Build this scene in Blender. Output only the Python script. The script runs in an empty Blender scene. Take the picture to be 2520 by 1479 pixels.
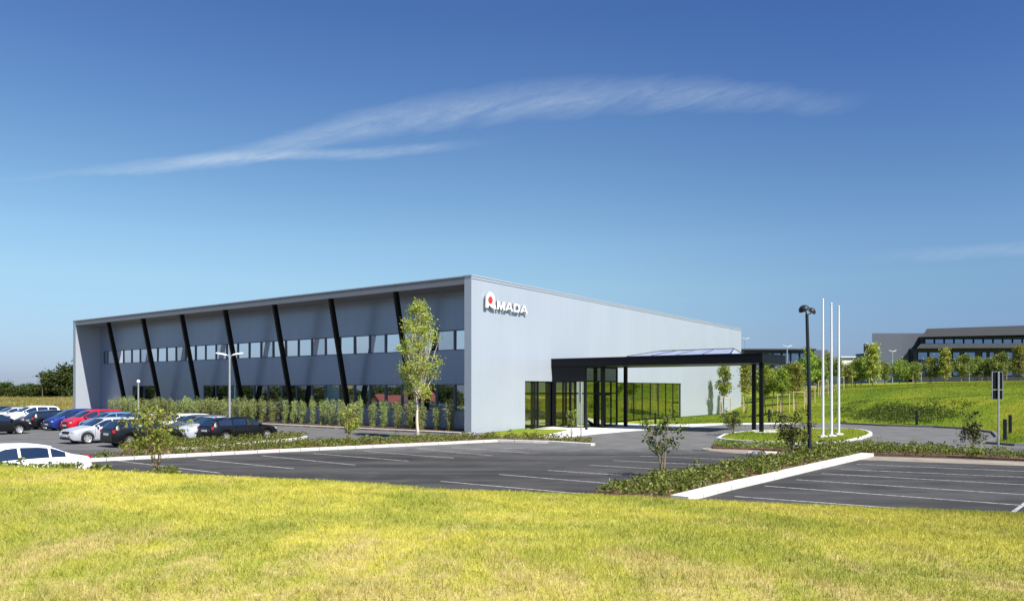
import bpy, bmesh, math, random
import numpy as np
from mathutils import Vector, Matrix

S = bpy.context.scene
COL = S.collection
R = math.radians
F, HZ, CX, HC = 1809.0, 956.0, 1260.0, 3.2      # survey of the photograph: focal length, horizon, centre, eye height
E1 = Vector((0.5815, 0.8135, 0)); E2 = Vector((-0.8135, 0.5815, 0))
ROT = math.atan2(0.8135, 0.5815)
C0 = Vector((-2.91, 52.6, 0))                    # front corner of the showroom

def G(u, v, z=0.0):
    Y = F * (HC - z) / (v - HZ)
    return ((u - CX) / F * Y, Y)
def AT(u, Y): return (u - CX) / F * Y
def ZV(v, Y): return HC + (HZ - v) / F * Y

# ------------------------------------------------------------------ tagging
def tag(o, label=None, cat=None, group=None, kind=None):
    if label: o['label'] = label
    if cat: o['category'] = cat
    if group: o['group'] = group
    if kind: o['kind'] = kind
    return o
def thing(name, label, cat, loc=(0, 0, 0), rz=0.0, group=None):
    o = bpy.data.objects.new(name, None); COL.objects.link(o)
    o.empty_display_size = 0.3
    o.location = loc; o.rotation_euler = (0, 0, rz)
    return tag(o, label, cat, group)
def dup(o, parent=None):
    c = o.copy(); COL.objects.link(c)
    if parent: c.parent = parent
    for ch in list(o.children): dup(ch, c)
    return c
def place(o, loc, rz=0.0, sc=1.0, label=None, group=None):
    o.location = loc; o.rotation_euler = (0, 0, rz)
    o.scale = (sc, sc, sc) if not hasattr(sc, '__len__') else sc
    if label: o['label'] = label
    if group: o['group'] = group
    return o
ORD = ['first', 'second', 'third', 'fourth', 'fifth', 'sixth', 'seventh', 'eighth', 'ninth', 'tenth', 'eleventh', 'twelfth',
       'thirteenth', 'fourteenth', 'fifteenth', 'sixteenth', 'seventeenth', 'eighteenth', 'nineteenth', 'twentieth']

# ------------------------------------------------------------------ mesh builder
class MB:
    def __init__(s): s.v = []; s.f = []; s.m = []
    def add(s, vs, fs, mi=0):
        b = len(s.v); s.v += [tuple(p) for p in vs]
        s.f += [tuple(b + i for i in f) for f in fs]; s.m += [mi] * len(fs)
    def box(s, x0, x1, y0, y1, z0, z1, mi=0):
        vs = [(x, y, z) for z in (z0, z1) for y in (y0, y1) for x in (x0, x1)]
        s.add(vs, [(0, 2, 3, 1), (4, 5, 7, 6), (0, 1, 5, 4), (2, 6, 7, 3), (0, 4, 6, 2), (1, 3, 7, 5)], mi); return s
    def quad(s, a, b, c, d, mi=0): s.add([a, b, c, d], [(0, 1, 2, 3)], mi); return s
    def tube(s, pts, rad, n=8, mi=0, cap=True):
        pts = [Vector(p) for p in pts]
        if not hasattr(rad, '__len__'): rad = [rad] * len(pts)
        vs = []; fs = []
        for i, p in enumerate(pts):
            d = (pts[min(i + 1, len(pts) - 1)] - pts[max(i - 1, 0)]).normalized()
            a = d.orthogonal().normalized() if abs(d.z) < .95 else Vector((1, 0, 0)) - d * d.x
            a.normalize(); b = d.cross(a)
            for k in range(n):
                t = 2 * math.pi * k / n
                vs.append(p + (a * math.cos(t) + b * math.sin(t)) * rad[i])
        for i in range(len(pts) - 1):
            for k in range(n):
                fs.append((i * n + k, i * n + (k + 1) % n, (i + 1) * n + (k + 1) % n, (i + 1) * n + k))
        if cap:
            fs.append(tuple(reversed(range(n)))); fs.append(tuple((len(pts) - 1) * n + k for k in range(n)))
        s.add(vs, fs, mi); return s
    def beam(s, p, q, wx, wy, mi=0):   # rectangular bar between two points; wx along local x-ish, wy along local y-ish
        p = Vector(p); q = Vector(q)
        ax = Vector((1, 0, 0)); ay = Vector((0, 1, 0))
        vs = []
        for c in (p, q):
            for sx, sy in ((-1, -1), (1, -1), (1, 1), (-1, 1)): vs.append(c + ax * sx * wx / 2 + ay * sy * wy / 2)
        s.add(vs, [(3, 2, 1, 0), (4, 5, 6, 7), (0, 1, 5, 4), (1, 2, 6, 5), (2, 3, 7, 6), (3, 0, 4, 7)], mi); return s
    def lathe(s, prof, n=16, mi=0, axis='z', c=(0, 0, 0)):
        vs = []; fs = []
        for (r, h) in prof:
            for k in range(n):
                t = 2 * math.pi * k / n
                a, b = r * math.cos(t), r * math.sin(t)
                vs.append((c[0] + a, c[1] + b, c[2] + h) if axis == 'z' else (c[0] + a, c[1] + h, c[2] + b))
        for i in range(len(prof) - 1):
            for k in range(n): fs.append((i * n + k, i * n + (k + 1) % n, (i + 1) * n + (k + 1) % n, (i + 1) * n + k))
        s.add(vs, fs, mi); return s
    def ell(s, c, r, n=12, m=8, mi=0):
        prof = []
        vs = []; fs = []
        for i in range(m + 1):
            ph = math.pi * i / m - math.pi / 2
            for k in range(n):
                t = 2 * math.pi * k / n
                vs.append((c[0] + r[0] * math.cos(ph) * math.cos(t), c[1] + r[1] * math.cos(ph) * math.sin(t), c[2] + r[2] * math.sin(ph)))
        for i in range(m):
            for k in range(n): fs.append((i * n + k, i * n + (k + 1) % n, (i + 1) * n + (k + 1) % n, (i + 1) * n + k))
        s.add(vs, fs, mi); return s
    def prism(s, poly, z0, z1, mi=0):
        n = len(poly)
        ar = sum(poly[i][0] * poly[(i + 1) % n][1] - poly[(i + 1) % n][0] * poly[i][1] for i in range(n))
        if ar < 0: poly = poly[::-1]
        vs = [(p[0], p[1], z0) for p in poly] + [(p[0], p[1], z1) for p in poly]
        fs = [tuple(reversed(range(n))), tuple(range(n, 2 * n))] + [(i, (i + 1) % n, n + (i + 1) % n, n + i) for i in range(n)]
        s.add(vs, fs, mi); return s
    def mesh(s, name, mats, smooth=None):
        me = bpy.data.meshes.new(name); me.from_pydata(s.v, [], s.f)
        if not isinstance(mats, (list, tuple)): mats = [mats]
        for m in mats: me.materials.append(m)
        if len(mats) > 1: me.polygons.foreach_set('material_index', s.m)
        bm = bmesh.new(); bm.from_mesh(me); bmesh.ops.recalc_face_normals(bm, faces=bm.faces); bm.to_mesh(me); bm.free()
        if smooth is not None:
            me.shade_smooth(); me.set_sharp_from_angle(angle=R(smooth))
        me.update(); return me
    def obj(s, name, mats, parent=None, smooth=None, bevel=0):
        o = bpy.data.objects.new(name, s.mesh(name, mats, smooth)); COL.objects.link(o)
        if parent: o.parent = parent
        if bevel:
            b = o.modifiers.new('bevel', 'BEVEL'); b.width = bevel; b.segments = 2; b.limit_method = 'ANGLE'
        return o
def mesh_obj(name, me, parent=None):
    o = bpy.data.objects.new(name, me); COL.objects.link(o)
    if parent: o.parent = parent
    return o
def np_mesh(name, V, Fc, mat, smooth=False):
    me = bpy.data.meshes.new(name)
    nv, (nf, k) = len(V), Fc.shape
    me.vertices.add(nv); me.vertices.foreach_set('co', V.astype(np.float32).ravel())
    me.loops.add(nf * k); me.loops.foreach_set('vertex_index', Fc.astype(np.int32).ravel())
    me.polygons.add(nf); me.polygons.foreach_set('loop_start', np.arange(0, nf * k, k, dtype=np.int32))
    me.materials.append(mat); me.update(calc_edges=True); me.validate()
    if smooth: me.shade_smooth()
    return me

# ------------------------------------------------------------------ materials
def srgb(r, g, b):
    f = lambda c: (c / 255 / 12.92) if c <= 10 else ((c / 255 + .055) / 1.055) ** 2.4
    return (f(r), f(g), f(b), 1)
class NT:
    def __init__(s, m): s.t = m.node_tree; s.n = s.t.nodes; s.l = s.t.links
    def new(s, typ, **kw):
        nd = s.n.new(typ)
        for k, v in kw.items():
            if k.startswith('i_'):
                key = k[2:]; key = int(key) if key.isdigit() else key.replace('_', ' ')
                nd.inputs[key].default_value = v
            else: setattr(nd, k, v)
        return nd
    def link(s, a, b): s.l.new(a, b)
    def noise(s, vec, scale, detail=4, rough=.6, dist=0):
        nd = s.new('ShaderNodeTexNoise', i_Scale=scale, i_Detail=detail, i_Roughness=rough, i_Distortion=dist)
        if vec is not None: s.link(vec, nd.inputs['Vector'])
        return nd.outputs['Fac']
    def ramp(s, fac, stops):
        nd = s.new('ShaderNodeValToRGB'); e = nd.color_ramp.elements
        while len(e) < len(stops): e.new(.5)
        for i, (p, c) in enumerate(stops):
            e[i].position = p; e[i].color = c if len(c) == 4 else (*c, 1)
        s.link(fac, nd.inputs[0]); return nd.outputs[0]
    def math(s, op, a, b=None, c=None, clamp=False):
        nd = s.new('ShaderNodeMath', operation=op, use_clamp=clamp)
        for i, x in enumerate((a, b, c)):
            if x is None: continue
            if hasattr(x, 'is_linked') or hasattr(x, 'links'): s.link(x, nd.inputs[i])
            else: nd.inputs[i].default_value = x
        return nd.outputs[0]
    def mix(s, fac, a, b, blend='MIX'):
        nd = s.new('ShaderNodeMix', data_type='RGBA', blend_type=blend)
        for x, i in ((fac, 0), (a, 6), (b, 7)):
            if hasattr(x, 'links'): s.link(x, nd.inputs[i])
            else: nd.inputs[i].default_value = x if i == 0 or len(x) == 4 else (*x, 1)
        return nd.outputs[2]
    def pos(s): return s.new('ShaderNodeNewGeometry').outputs['Position']
    def scaled(s, vec, sc):
        nd = s.new('ShaderNodeMapping'); nd.inputs['Scale'].default_value = sc; s.link(vec, nd.inputs['Vector']); return nd.outputs[0]
def newmat(name):
    m = bpy.data.materials.new(name); m.use_nodes = True
    t = NT(m); b = t.n['Principled BSDF']
    return m, t, b
def simple(name, col, rough=.5, metal=0, var=.12, scale=8, spec=.5, coat=0, coord='Object'):
    m, t, b = newmat(name)
    tc = t.new('ShaderNodeTexCoord').outputs[coord]
    n = t.noise(tc, scale, 5)
    lo = tuple(c * (1 - var) for c in col[:3]); hi = tuple(min(1, c * (1 + var)) for c in col[:3])
    t.link(t.ramp(n, [(.3, lo), (.7, hi)]), b.inputs['Base Color'])
    b.inputs['Roughness'].default_value = rough; b.inputs['Metallic'].default_value = metal
    b.inputs['Specular IOR Level'].default_value = spec; b.inputs['Coat Weight'].default_value = coat; b.inputs['Coat Roughness'].default_value = .05
    return m
def cladding(name, col, rough, metal, axis, pitch, bump=.25, joint=1.2, var=.04, jv=.05, jd=.3, spec=.5):
    """vertical-ribbed sheet metal: fine ribs + panel joints across one object axis"""
    m, t, b = newmat(name)
    tc = t.new('ShaderNodeTexCoord').outputs['Object']
    sp = t.new('ShaderNodeSeparateXYZ'); t.link(tc, sp.inputs[0])
    a = sp.outputs[axis]
    ph = t.math('FRACT', t.math('DIVIDE', a, pitch))
    rib = t.math('PINGPONG', ph, .5)
    rib = t.math('MULTIPLY', rib, 5, clamp=True)
    jf = t.math('FRACT', t.math('DIVIDE', a, joint))
    jl = t.math('LESS_THAN', jf, .018)
    n = t.noise(t.scaled(tc, (.35, .35, .12)), 1.0, 5, .6)
    pn = t.new('ShaderNodeTexWhiteNoise', noise_dimensions='1D')
    t.link(t.math('FLOOR', t.math('DIVIDE', a, joint)), pn.inputs['W'])
    c0 = t.ramp(n, [(.3, tuple(c * (1 - var) for c in col[:3])), (.7, tuple(c * (1 + var) for c in col[:3]))])
    c1 = t.mix(t.math('MULTIPLY', pn.outputs['Value'], jv), c0, tuple(c * .55 for c in col[:3]))
    c2 = t.mix(t.math('MULTIPLY', jl, jd), c1, tuple(c * .45 for c in col[:3]))
    t.link(c2, b.inputs['Base Color'])
    bp = t.new('ShaderNodeBump', i_Strength=bump, i_Distance=.02); t.link(rib, bp.inputs['Height'])
    t.link(bp.outputs[0], b.inputs['Normal'])
    b.inputs['Roughness'].default_value = rough; b.inputs['Metallic'].default_value = metal; b.inputs['Specular IOR Level'].default_value = spec
    return m
def glassmat(name, base, refl, tint=(1, 1, 1), rough=.015, var=.3, scale=1.5):
    """coated window glass: mirror layer over a dim room behind"""
    m, t, b = newmat(name)
    t.n.remove(b)
    tc = t.new('ShaderNodeTexCoord').outputs['Object']
    n = t.noise(tc, scale, 2)
    oi = t.new('ShaderNodeObjectInfo').outputs['Random']
    n = t.math('ADD', t.math('MULTIPLY', n, .5), t.math('MULTIPLY', oi, .5))
    d = t.new('ShaderNodeBsdfDiffuse'); t.link(t.ramp(n, [(.3, tuple(c * (1 - var) for c in base)), (.7, tuple(c * (1 + var) for c in base))]), d.inputs[0])
    g = t.new('ShaderNodeBsdfGlossy', i_Roughness=rough); g.inputs[0].default_value = (*tint, 1)
    nb = t.new('ShaderNodeBump', i_Strength=.02, i_Distance=.05); t.link(t.noise(t.scaled(tc, (.8, .8, .8)), 1.0, 1), nb.inputs['Height'])
    t.link(nb.outputs[0], g.inputs['Normal'])
    fr = t.new('ShaderNodeFresnel', i_IOR=1.5)
    fac = t.math('ADD', t.math('MULTIPLY', fr.outputs[0], 1 - refl), refl, clamp=True)
    mx = t.new('ShaderNodeMixShader'); t.link(fac, mx.inputs[0]); t.link(d.outputs[0], mx.inputs[1]); t.link(g.outputs[0], mx.inputs[2])
    t.link(mx.outputs[0], t.n['Material Output'].inputs[0])
    return m
def leafmat(name, cols, trans=.35, rough=.5):
    m, t, b = newmat(name)
    rnd = t.new('ShaderNodeNewGeometry').outputs['Random Per Island']
    n = len(cols)
    c = t.ramp(rnd, [(i / max(1, n - 1), cols[i]) for i in range(n)])
    oi = t.new('ShaderNodeObjectInfo').outputs['Random']
    hs = t.new('ShaderNodeHueSaturation'); t.link(c, hs.inputs['Color'])
    t.link(t.math('ADD', t.math('MULTIPLY', oi, .5), .75), hs.inputs['Value'])
    t.link(t.math('ADD', t.math('MULTIPLY', oi, .03), .485), hs.inputs['Hue'])
    t.link(hs.outputs[0], b.inputs['Base Color'])
    b.inputs['Roughness'].default_value = rough; b.inputs['Specular IOR Level'].default_value = .3
    tr = t.new('ShaderNodeBsdfTranslucent'); t.link(hs.outputs[0], tr.inputs[0])
    mx = t.new('ShaderNodeMixShader'); mx.inputs[0].default_value = trans
    t.link(b.outputs[0], mx.inputs[1]); t.link(tr.outputs[0], mx.inputs[2])
    t.link(mx.outputs[0], t.n['Material Output'].inputs[0])
    return m

M = {}
M['silver'] = cladding('silver_cladding', (.445, .49, .545), .36, .3, 0, .30, .07, 1.2, .03, .025, .16)
M['silver_end'] = cladding('silver_cladding_fin', (.445, .49, .545), .36, .3, 0, .30, .07, 1.2, .03, .025, .16)
M['blue_panel'] = cladding('slate_panel', (.25, .295, .40), .28, .4, 1, .42, .02, 1.26, .05)
M['fascia'] = cladding('fascia_metal', (.22, .225, .24), .45, .3, 1, .42, .05, 3.775)
M['coping'] = simple('coping_metal', (.55, .57, .6), .4, .4)
M['roofing'] = simple('roof_membrane', (.3, .3, .3), .8)
M['black_steel'] = simple('black_steel', (.008, .007, .006), .5, 0, spec=.2)
M['dark_frame'] = simple('dark_frame', (.006, .007, .010), .45, 0, spec=.2)
M['grey_frame'] = simple('grey_frame', (.10, .115, .15), .45, .3)
M['canopy'] = cladding('canopy_black', (.004, .005, .009), .45, 0, 1, 1.4, .05, 2.8, spec=.18)
M['pane'] = glassmat('window_glass', (.045, .052, .08), .84, (.97, .97, 1))
M['pane_low'] = glassmat('lower_glass', (.016, .02, .024), .42, (.9, .95, 1))
M['blind'] = glassmat('glass_over_blind', (.62, .68, .76), .40, (.93, .97, 1), var=.08)
M['teal_glass'] = glassmat('teal_glass', (.10, .20, .24), .2)
M['dark_glass'] = glassmat('dark_glass', (.01, .016, .013), .14)
M['green_glass'] = glassmat('entrance_glass', (.016, .022, .006), .52, (.94, 1, .64))
M['olive_glass'] = glassmat('upper_entrance_glass', (.03, .034, .012), .16, (.9, 1, .6))
M['sky_glass'] = glassmat('skylight_glass', (.42, .46, .56), .35)
M['white_paint'] = simple('white_paint', (.8, .8, .8), .4, 0, .03)
M['white_metal'] = simple('white_lacquer', (.72, .73, .75), .4, .1, .05)
M['red_paint'] = simple('red_lacquer', (.55, .03, .02), .4, 0, .03)
M['sign_edge'] = simple('letter_return', (.16, .17, .19), .5, .1)
M['grey_metal'] = simple('galvanised_metal', (.42, .44, .46), .45, .5)
M['anthracite'] = simple('anthracite_paint', (.018, .021, .027), .45, 0, spec=.3)
M['lens'] = simple('lamp_lens', (.62, .58, .46), .25, 0, .05)
M['wood'] = simple('stake_wood', (.50, .38, .22), .8, 0, .25, 6)
M['bark'] = simple('bark', (.16, .115, .08), .9, 0, .35, 12)
M['pale_bark'] = simple('whitewashed_bark', (.60, .52, .40), .85, 0, .15, 10)
M['twig'] = simple('twig_bark', (.28, .21, .12), .85, 0, .3, 14)
M['concrete'] = simple('kerb_concrete', (.58, .56, .52), .85, 0, .12, 3)
M['kerb_dark'] = simple('kerb_dark_stone', (.14, .14, .14), .85, 0, .2, 3)  # dark grey stone, against the pale concrete of the other kerbs
M['paving'] = simple('paving', (.60, .59, .56), .85, 0, .12, 1.2)
M['soil'] = simple('mulch', (.125, .062, .038), .95, 0, .5, 9)
M['tyre'] = simple('tyre_rubber', (.012, .012, .012), .8)
M['rim'] = simple('alloy_rim', (.62, .63, .65), .3, .6, .05)
M['car_glass'] = glassmat('car_glass', (.012, .016, .018), .22, (.85, .97, 1.0), .02)
M['tail'] = simple('tail_lens', (.5, .012, .015), .2, 0, .05)
M['headlamp'] = glassmat('headlamp_glass', (.55, .57, .6), .3, var=.1)
M['black_plastic'] = simple('black_plastic', (.016, .016, .017), .55)
M['sign_back'] = simple('sign_back', (.006, .006, .008), .6, 0, spec=.12)
M['plate'] = simple('plate_white', (.7, .7, .7), .5)
M['bg_grey'] = cladding('far_grey_cladding', (.10, .112, .145), .5, .2, 0, .5, .05, 2.4)
M['bg_dark'] = simple('far_dark_cladding', (.026, .028, .036), .5, .1, .2, .5)
M['bg_band'] = simple('far_band_metal', (.045, .047, .060), .6, 0, .08, .4)
M['bg_glass'] = glassmat('far_glass', (.012, .02, .035), .30, (.6, .8, 1))
M['render_wall'] = simple('house_render', (.72, .70, .66), .9, 0, .06, .6)
M['roof_tile'] = simple('roof_tile', (.24, .06, .045), .8, 0, .2, 2)

def paint(name, col, metal=.15):
    return simple('paint_' + name, col, .34, metal, .03, 3, .4, .45)
P = dict(black=paint('black', (.005, .005, .0065)), silver=paint('silver', (.60, .62, .66), .4), white=paint('white', (.78, .79, .80), 0),
         blue=paint('blue', (.012, .03, .19)), red=paint('red', (.50, .012, .03)), light=paint('pale_blue', (.13, .26, .42), .3),
         grey=paint('grey', (.10, .11, .125), .3), navy=paint('navy', (.012, .016, .05)), pearl=paint('pearl', (.66, .70, .76), .3))

def asphalt():
    m, t, b = newmat('asphalt')
    p = t.pos()
    big = t.noise(p, .10, 5, .62); med = t.noise(p, .7, 6, .65); fine = t.noise(p, 45, 3, .7)
    st = t.noise(t.scaled(p, (.10, .9, 1)), .8, 4, .6, .8)
    c = t.ramp(t.math('ADD', t.math('MULTIPLY', big, .6), t.math('MULTIPLY', med, .4)), [(.36, (.016, .0157, .0157)), (.5, (.034, .033, .032)), (.62, (.075, .073, .069))])
    c = t.mix(t.math('MULTIPLY', t.math('SUBTRACT', st, .46, clamp=True), 2.8, clamp=True), c, (.13, .126, .118))
    # older, paler wearing course of the access road round the island and in front of the facade (its own surface, newer black lot in front)
    sp = t.new('ShaderNodeSeparateXYZ'); t.link(p, sp.inputs[0])
    edge = t.math('ADD', sp.outputs[1], t.math('MULTIPLY', med, 2.0))
    far = t.new('ShaderNodeMapRange', i_1=36.5, i_2=40.5); t.link(edge, far.inputs[0])
    c = t.mix(t.math('MULTIPLY', far.outputs[0], .85), c, t.ramp(med, [(.3, (.13, .128, .126)), (.7, (.235, .232, .226))]))
    c = t.mix(.35, c, t.ramp(fine, [(.35, (.010, .010, .010)), (.65, (.07, .068, .065))]))
    t.link(c, b.inputs['Base Color']); b.inputs['Roughness'].default_value = .85; b.inputs['Specular IOR Level'].default_value = .25
    bp = t.new('ShaderNodeBump', i_Strength=.25, i_Distance=.01); t.link(fine, bp.inputs['Height']); t.link(bp.outputs[0], b.inputs['Normal'])
    return m
M['asphalt'] = asphalt()
def marking():
    m, t, b = newmat('marking_paint')
    p = t.pos(); n = t.noise(p, 6, 5, .7)
    t.link(t.ramp(n, [(.36, (.13, .127, .124)), (.56, (.40, .39, .38))]), b.inputs['Base Color']); b.inputs['Roughness'].default_value = .8
    return m
M['marking'] = marking()
def dusty():
    m, t, b = newmat('dusty_paving')
    p = t.pos(); n = t.noise(p, 1.2, 6, .7)
    t.link(t.ramp(n, [(.3, (.17, .14, .11)), (.55, (.26, .22, .17)), (.75, (.36, .31, .25))]), b.inputs['Base Color']); b.inputs['Roughness'].default_value = .9
    return m
M['dusty'] = dusty()

def grass_colour(t, p, blade):
    """meadow colour: patches of lush, yellow and straw-dry grass laid out on the ground plan"""
    pw = t.scaled(p, (1, 1, 0))
    a = t.noise(pw, .23, 5, .62, .6); bq = t.noise(t.scaled(p, (1.3, .55, 0)), .75, 6, .68, .5); cfine = t.noise(pw, 5.0, 4, .7)
    sp = t.new('ShaderNodeSeparateXYZ'); t.link(p, sp.inputs[0])
    dryY = t.new('ShaderNodeMapRange', i_1=9.8, i_2=5.2); t.link(sp.outputs[1], dryY.inputs[0])      # thin dry turf at the top of the bank
    dry = t.math('ADD', t.math('MULTIPLY', bq, .62), t.math('MULTIPLY', cfine, .38))
    dry = t.math('ADD', dry, t.math('MULTIPLY', dryY.outputs[0], .11))
    base = t.ramp(a, [(.34, (.20, .25, .03)), (.46, (.41, .43, .055)), (.58, (.66, .60, .095))])
    dryc = t.ramp(cfine, [(.3, (.48, .36, .12)), (.7, (.76, .60, .31))])
    k = t.ramp(dry, [(.525, (0, 0, 0)), (.63, (.88, .88, .88))])
    tuft = t.noise(pw, 1.7, 5, .72)
    vignette = t.new('ShaderNodeMapRange', i_1=2.0, i_2=13.0, i_3=0.0, i_4=.78); t.link(sp.outputs[0], vignette.inputs[0])   # lens vignetting painted into the turf colour, darker olive to the right
    g = t.mix(k, base, dryc)
    g = t.mix(vignette.outputs[0], g, t.ramp(cfine, [(.3, (.16, .155, .02)), (.7, (.33, .285, .055))]))
    return t.mix(t.ramp(tuft, [(.50, (0, 0, 0)), (.66, (.55, .55, .55))]), g, (.22, .28, .03))
def grassmat():
    m, t, b = newmat('meadow_soil')
    p = t.pos()
    c = grass_colour(t, p, False)
    fine = t.noise(p, 22, 4, .75)
    c = t.mix(.55, c, t.ramp(fine, [(.3, (.16, .15, .02)), (.7, (.55, .46, .15))]))
    t.link(c, b.inputs['Base Color']); b.inputs['Roughness'].default_value = .95; b.inputs['Specular IOR Level'].default_value = .1
    bp = t.new('ShaderNodeBump', i_Strength=.6, i_Distance=.05); t.link(fine, bp.inputs['Height']); t.link(bp.outputs[0], b.inputs['Normal'])
    return m
def blademat():
    m, t, b = newmat('grass_blade')
    p = t.pos(); c = grass_colour(t, p, True)
    rnd = t.new('ShaderNodeNewGeometry').outputs['Random Per Island']
    c = t.mix(.22, c, t.ramp(rnd, [(0, (.10, .18, .014)), (.4, (.38, .43, .04)), (.78, (.58, .54, .10)), (1, (.88, .78, .46))]))
    hv = t.new('ShaderNodeHueSaturation'); t.link(c, hv.inputs['Color'])
    mot = t.math('ADD', t.math('MULTIPLY', t.noise(p, 3.2, 3, .6), .45), t.math('MULTIPLY', t.noise(p, 9.5, 3, .65), .55))     # tussocks
    mr = t.new('ShaderNodeMapRange', i_1=.36, i_2=.62, i_3=.68, i_4=1.18); t.link(mot, mr.inputs[0]); t.link(mr.outputs[0], hv.inputs['Value']); c = hv.outputs[0]
    t.link(c, b.inputs['Base Color']); b.inputs['Roughness'].default_value = .55; b.inputs['Specular IOR Level'].default_value = .25
    tr = t.new('ShaderNodeBsdfTranslucent'); t.link(c, tr.inputs[0])
    mx = t.new('ShaderNodeMixShader'); mx.inputs[0].default_value = .4
    t.link(b.outputs[0], mx.inputs[1]); t.link(tr.outputs[0], mx.inputs[2]); t.link(mx.outputs[0], t.n['Material Output'].inputs[0])
    return m
M['meadow'] = grassmat(); M['blade'] = blademat()
def lawncol(t, p):
    pw = t.scaled(p, (1, 1, 0))
    a = t.noise(pw, .09, 5, .6, .8); bq = t.noise(pw, .6, 6, .7)
    s = t.math('ADD', t.math('MULTIPLY', a, .65), t.math('MULTIPLY', bq, .35))
    g = t.ramp(s, [(.34, (.075, .14, .008)), (.46, (.13, .195, .010)), (.56, (.21, .24, .015)), (.68, (.33, .30, .035))])
    sp = t.new('ShaderNodeSeparateXYZ'); t.link(p, sp.inputs[0])
    d = t.ramp(s, [(.35, (.17, .16, .04)), (.5, (.34, .27, .10)), (.65, (.52, .42, .22))])
    mr = t.new('ShaderNodeMapRange', i_1=-25.0, i_2=-40.0); t.link(sp.outputs[0], mr.inputs[0])
    return t.mix(mr.outputs[0], g, d)
def terrainmat():
    m, t, b = newmat('lawn_ground')
    p = t.pos(); fine = t.noise(p, 7, 5, .75)
    c = t.mix(.2, lawncol(t, p), t.ramp(fine, [(.3, (.04, .065, .006)), (.7, (.22, .21, .045))]))
    t.link(c, b.inputs['Base Color']); b.inputs['Roughness'].default_value = .95; b.inputs['Specular IOR Level'].default_value = .1
    bp = t.new('ShaderNodeBump', i_Strength=.7, i_Distance=.12); t.link(fine, bp.inputs['Height']); t.link(bp.outputs[0], b.inputs['Normal'])
    return m
def lawnblade():
    m, t, b = newmat('lawn_blade')
    p = t.pos(); c = lawncol(t, p)
    rnd = t.new('ShaderNodeNewGeometry').outputs['Random Per Island']
    c = t.mix(.3, c, t.ramp(rnd, [(0, (.06, .12, .007)), (.6, (.17, .22, .015)), (1, (.36, .32, .06))]))
    t.link(c, b.inputs['Base Color']); b.inputs['Roughness'].default_value = .6; b.inputs['Specular IOR Level'].default_value = .2
    tr = t.new('ShaderNodeBsdfTranslucent'); t.link(c, tr.inputs[0])
    mx = t.new('ShaderNodeMixShader'); mx.inputs[0].default_value = .35
    t.link(b.outputs[0], mx.inputs[1]); t.link(tr.outputs[0], mx.inputs[2]); t.link(mx.outputs[0], t.n['Material Output'].inputs[0])
    return m
M['terrain'] = terrainmat(); M['lawn_blade'] = lawnblade()

M['leaf_young'] = leafmat('leaf_young_tree', [(.17, .23, .025), (.29, .34, .045), (.40, .43, .07), (.52, .52, .14)])
M['leaf_shrub'] = leafmat('leaf_shrub', [(.12, .17, .02), (.24, .29, .04), (.38, .40, .08)])
M['leaf_dark'] = leafmat('leaf_dark_shrub', [(.035, .055, .012), (.075, .10, .022), (.14, .16, .035)])
M['leaf_hedge'] = leafmat('leaf_upright', [(.17, .235, .065), (.30, .37, .11), (.46, .50, .20)])
M['leaf_sapling'] = leafmat('leaf_sapling', [(.14, .22, .018), (.24, .33, .03), (.36, .42, .06)])
M['leaf_far'] = leafmat('leaf_far', [(.10, .15, .022), (.21, .27, .04), (.36, .38, .07)])
M['leaf_far_yellow'] = leafmat('leaf_far_yellow', [(.18, .21, .03), (.33, .35, .05), (.48, .45, .09)])
M['leaf_wood'] = leafmat('leaf_wood', [(.03, .052, .012), (.06, .095, .022), (.12, .15, .035)])
M['leaf_bed'] = leafmat('leaf_bed', [(.075, .115, .02), (.17, .22, .035), (.32, .36, .08)])

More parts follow.
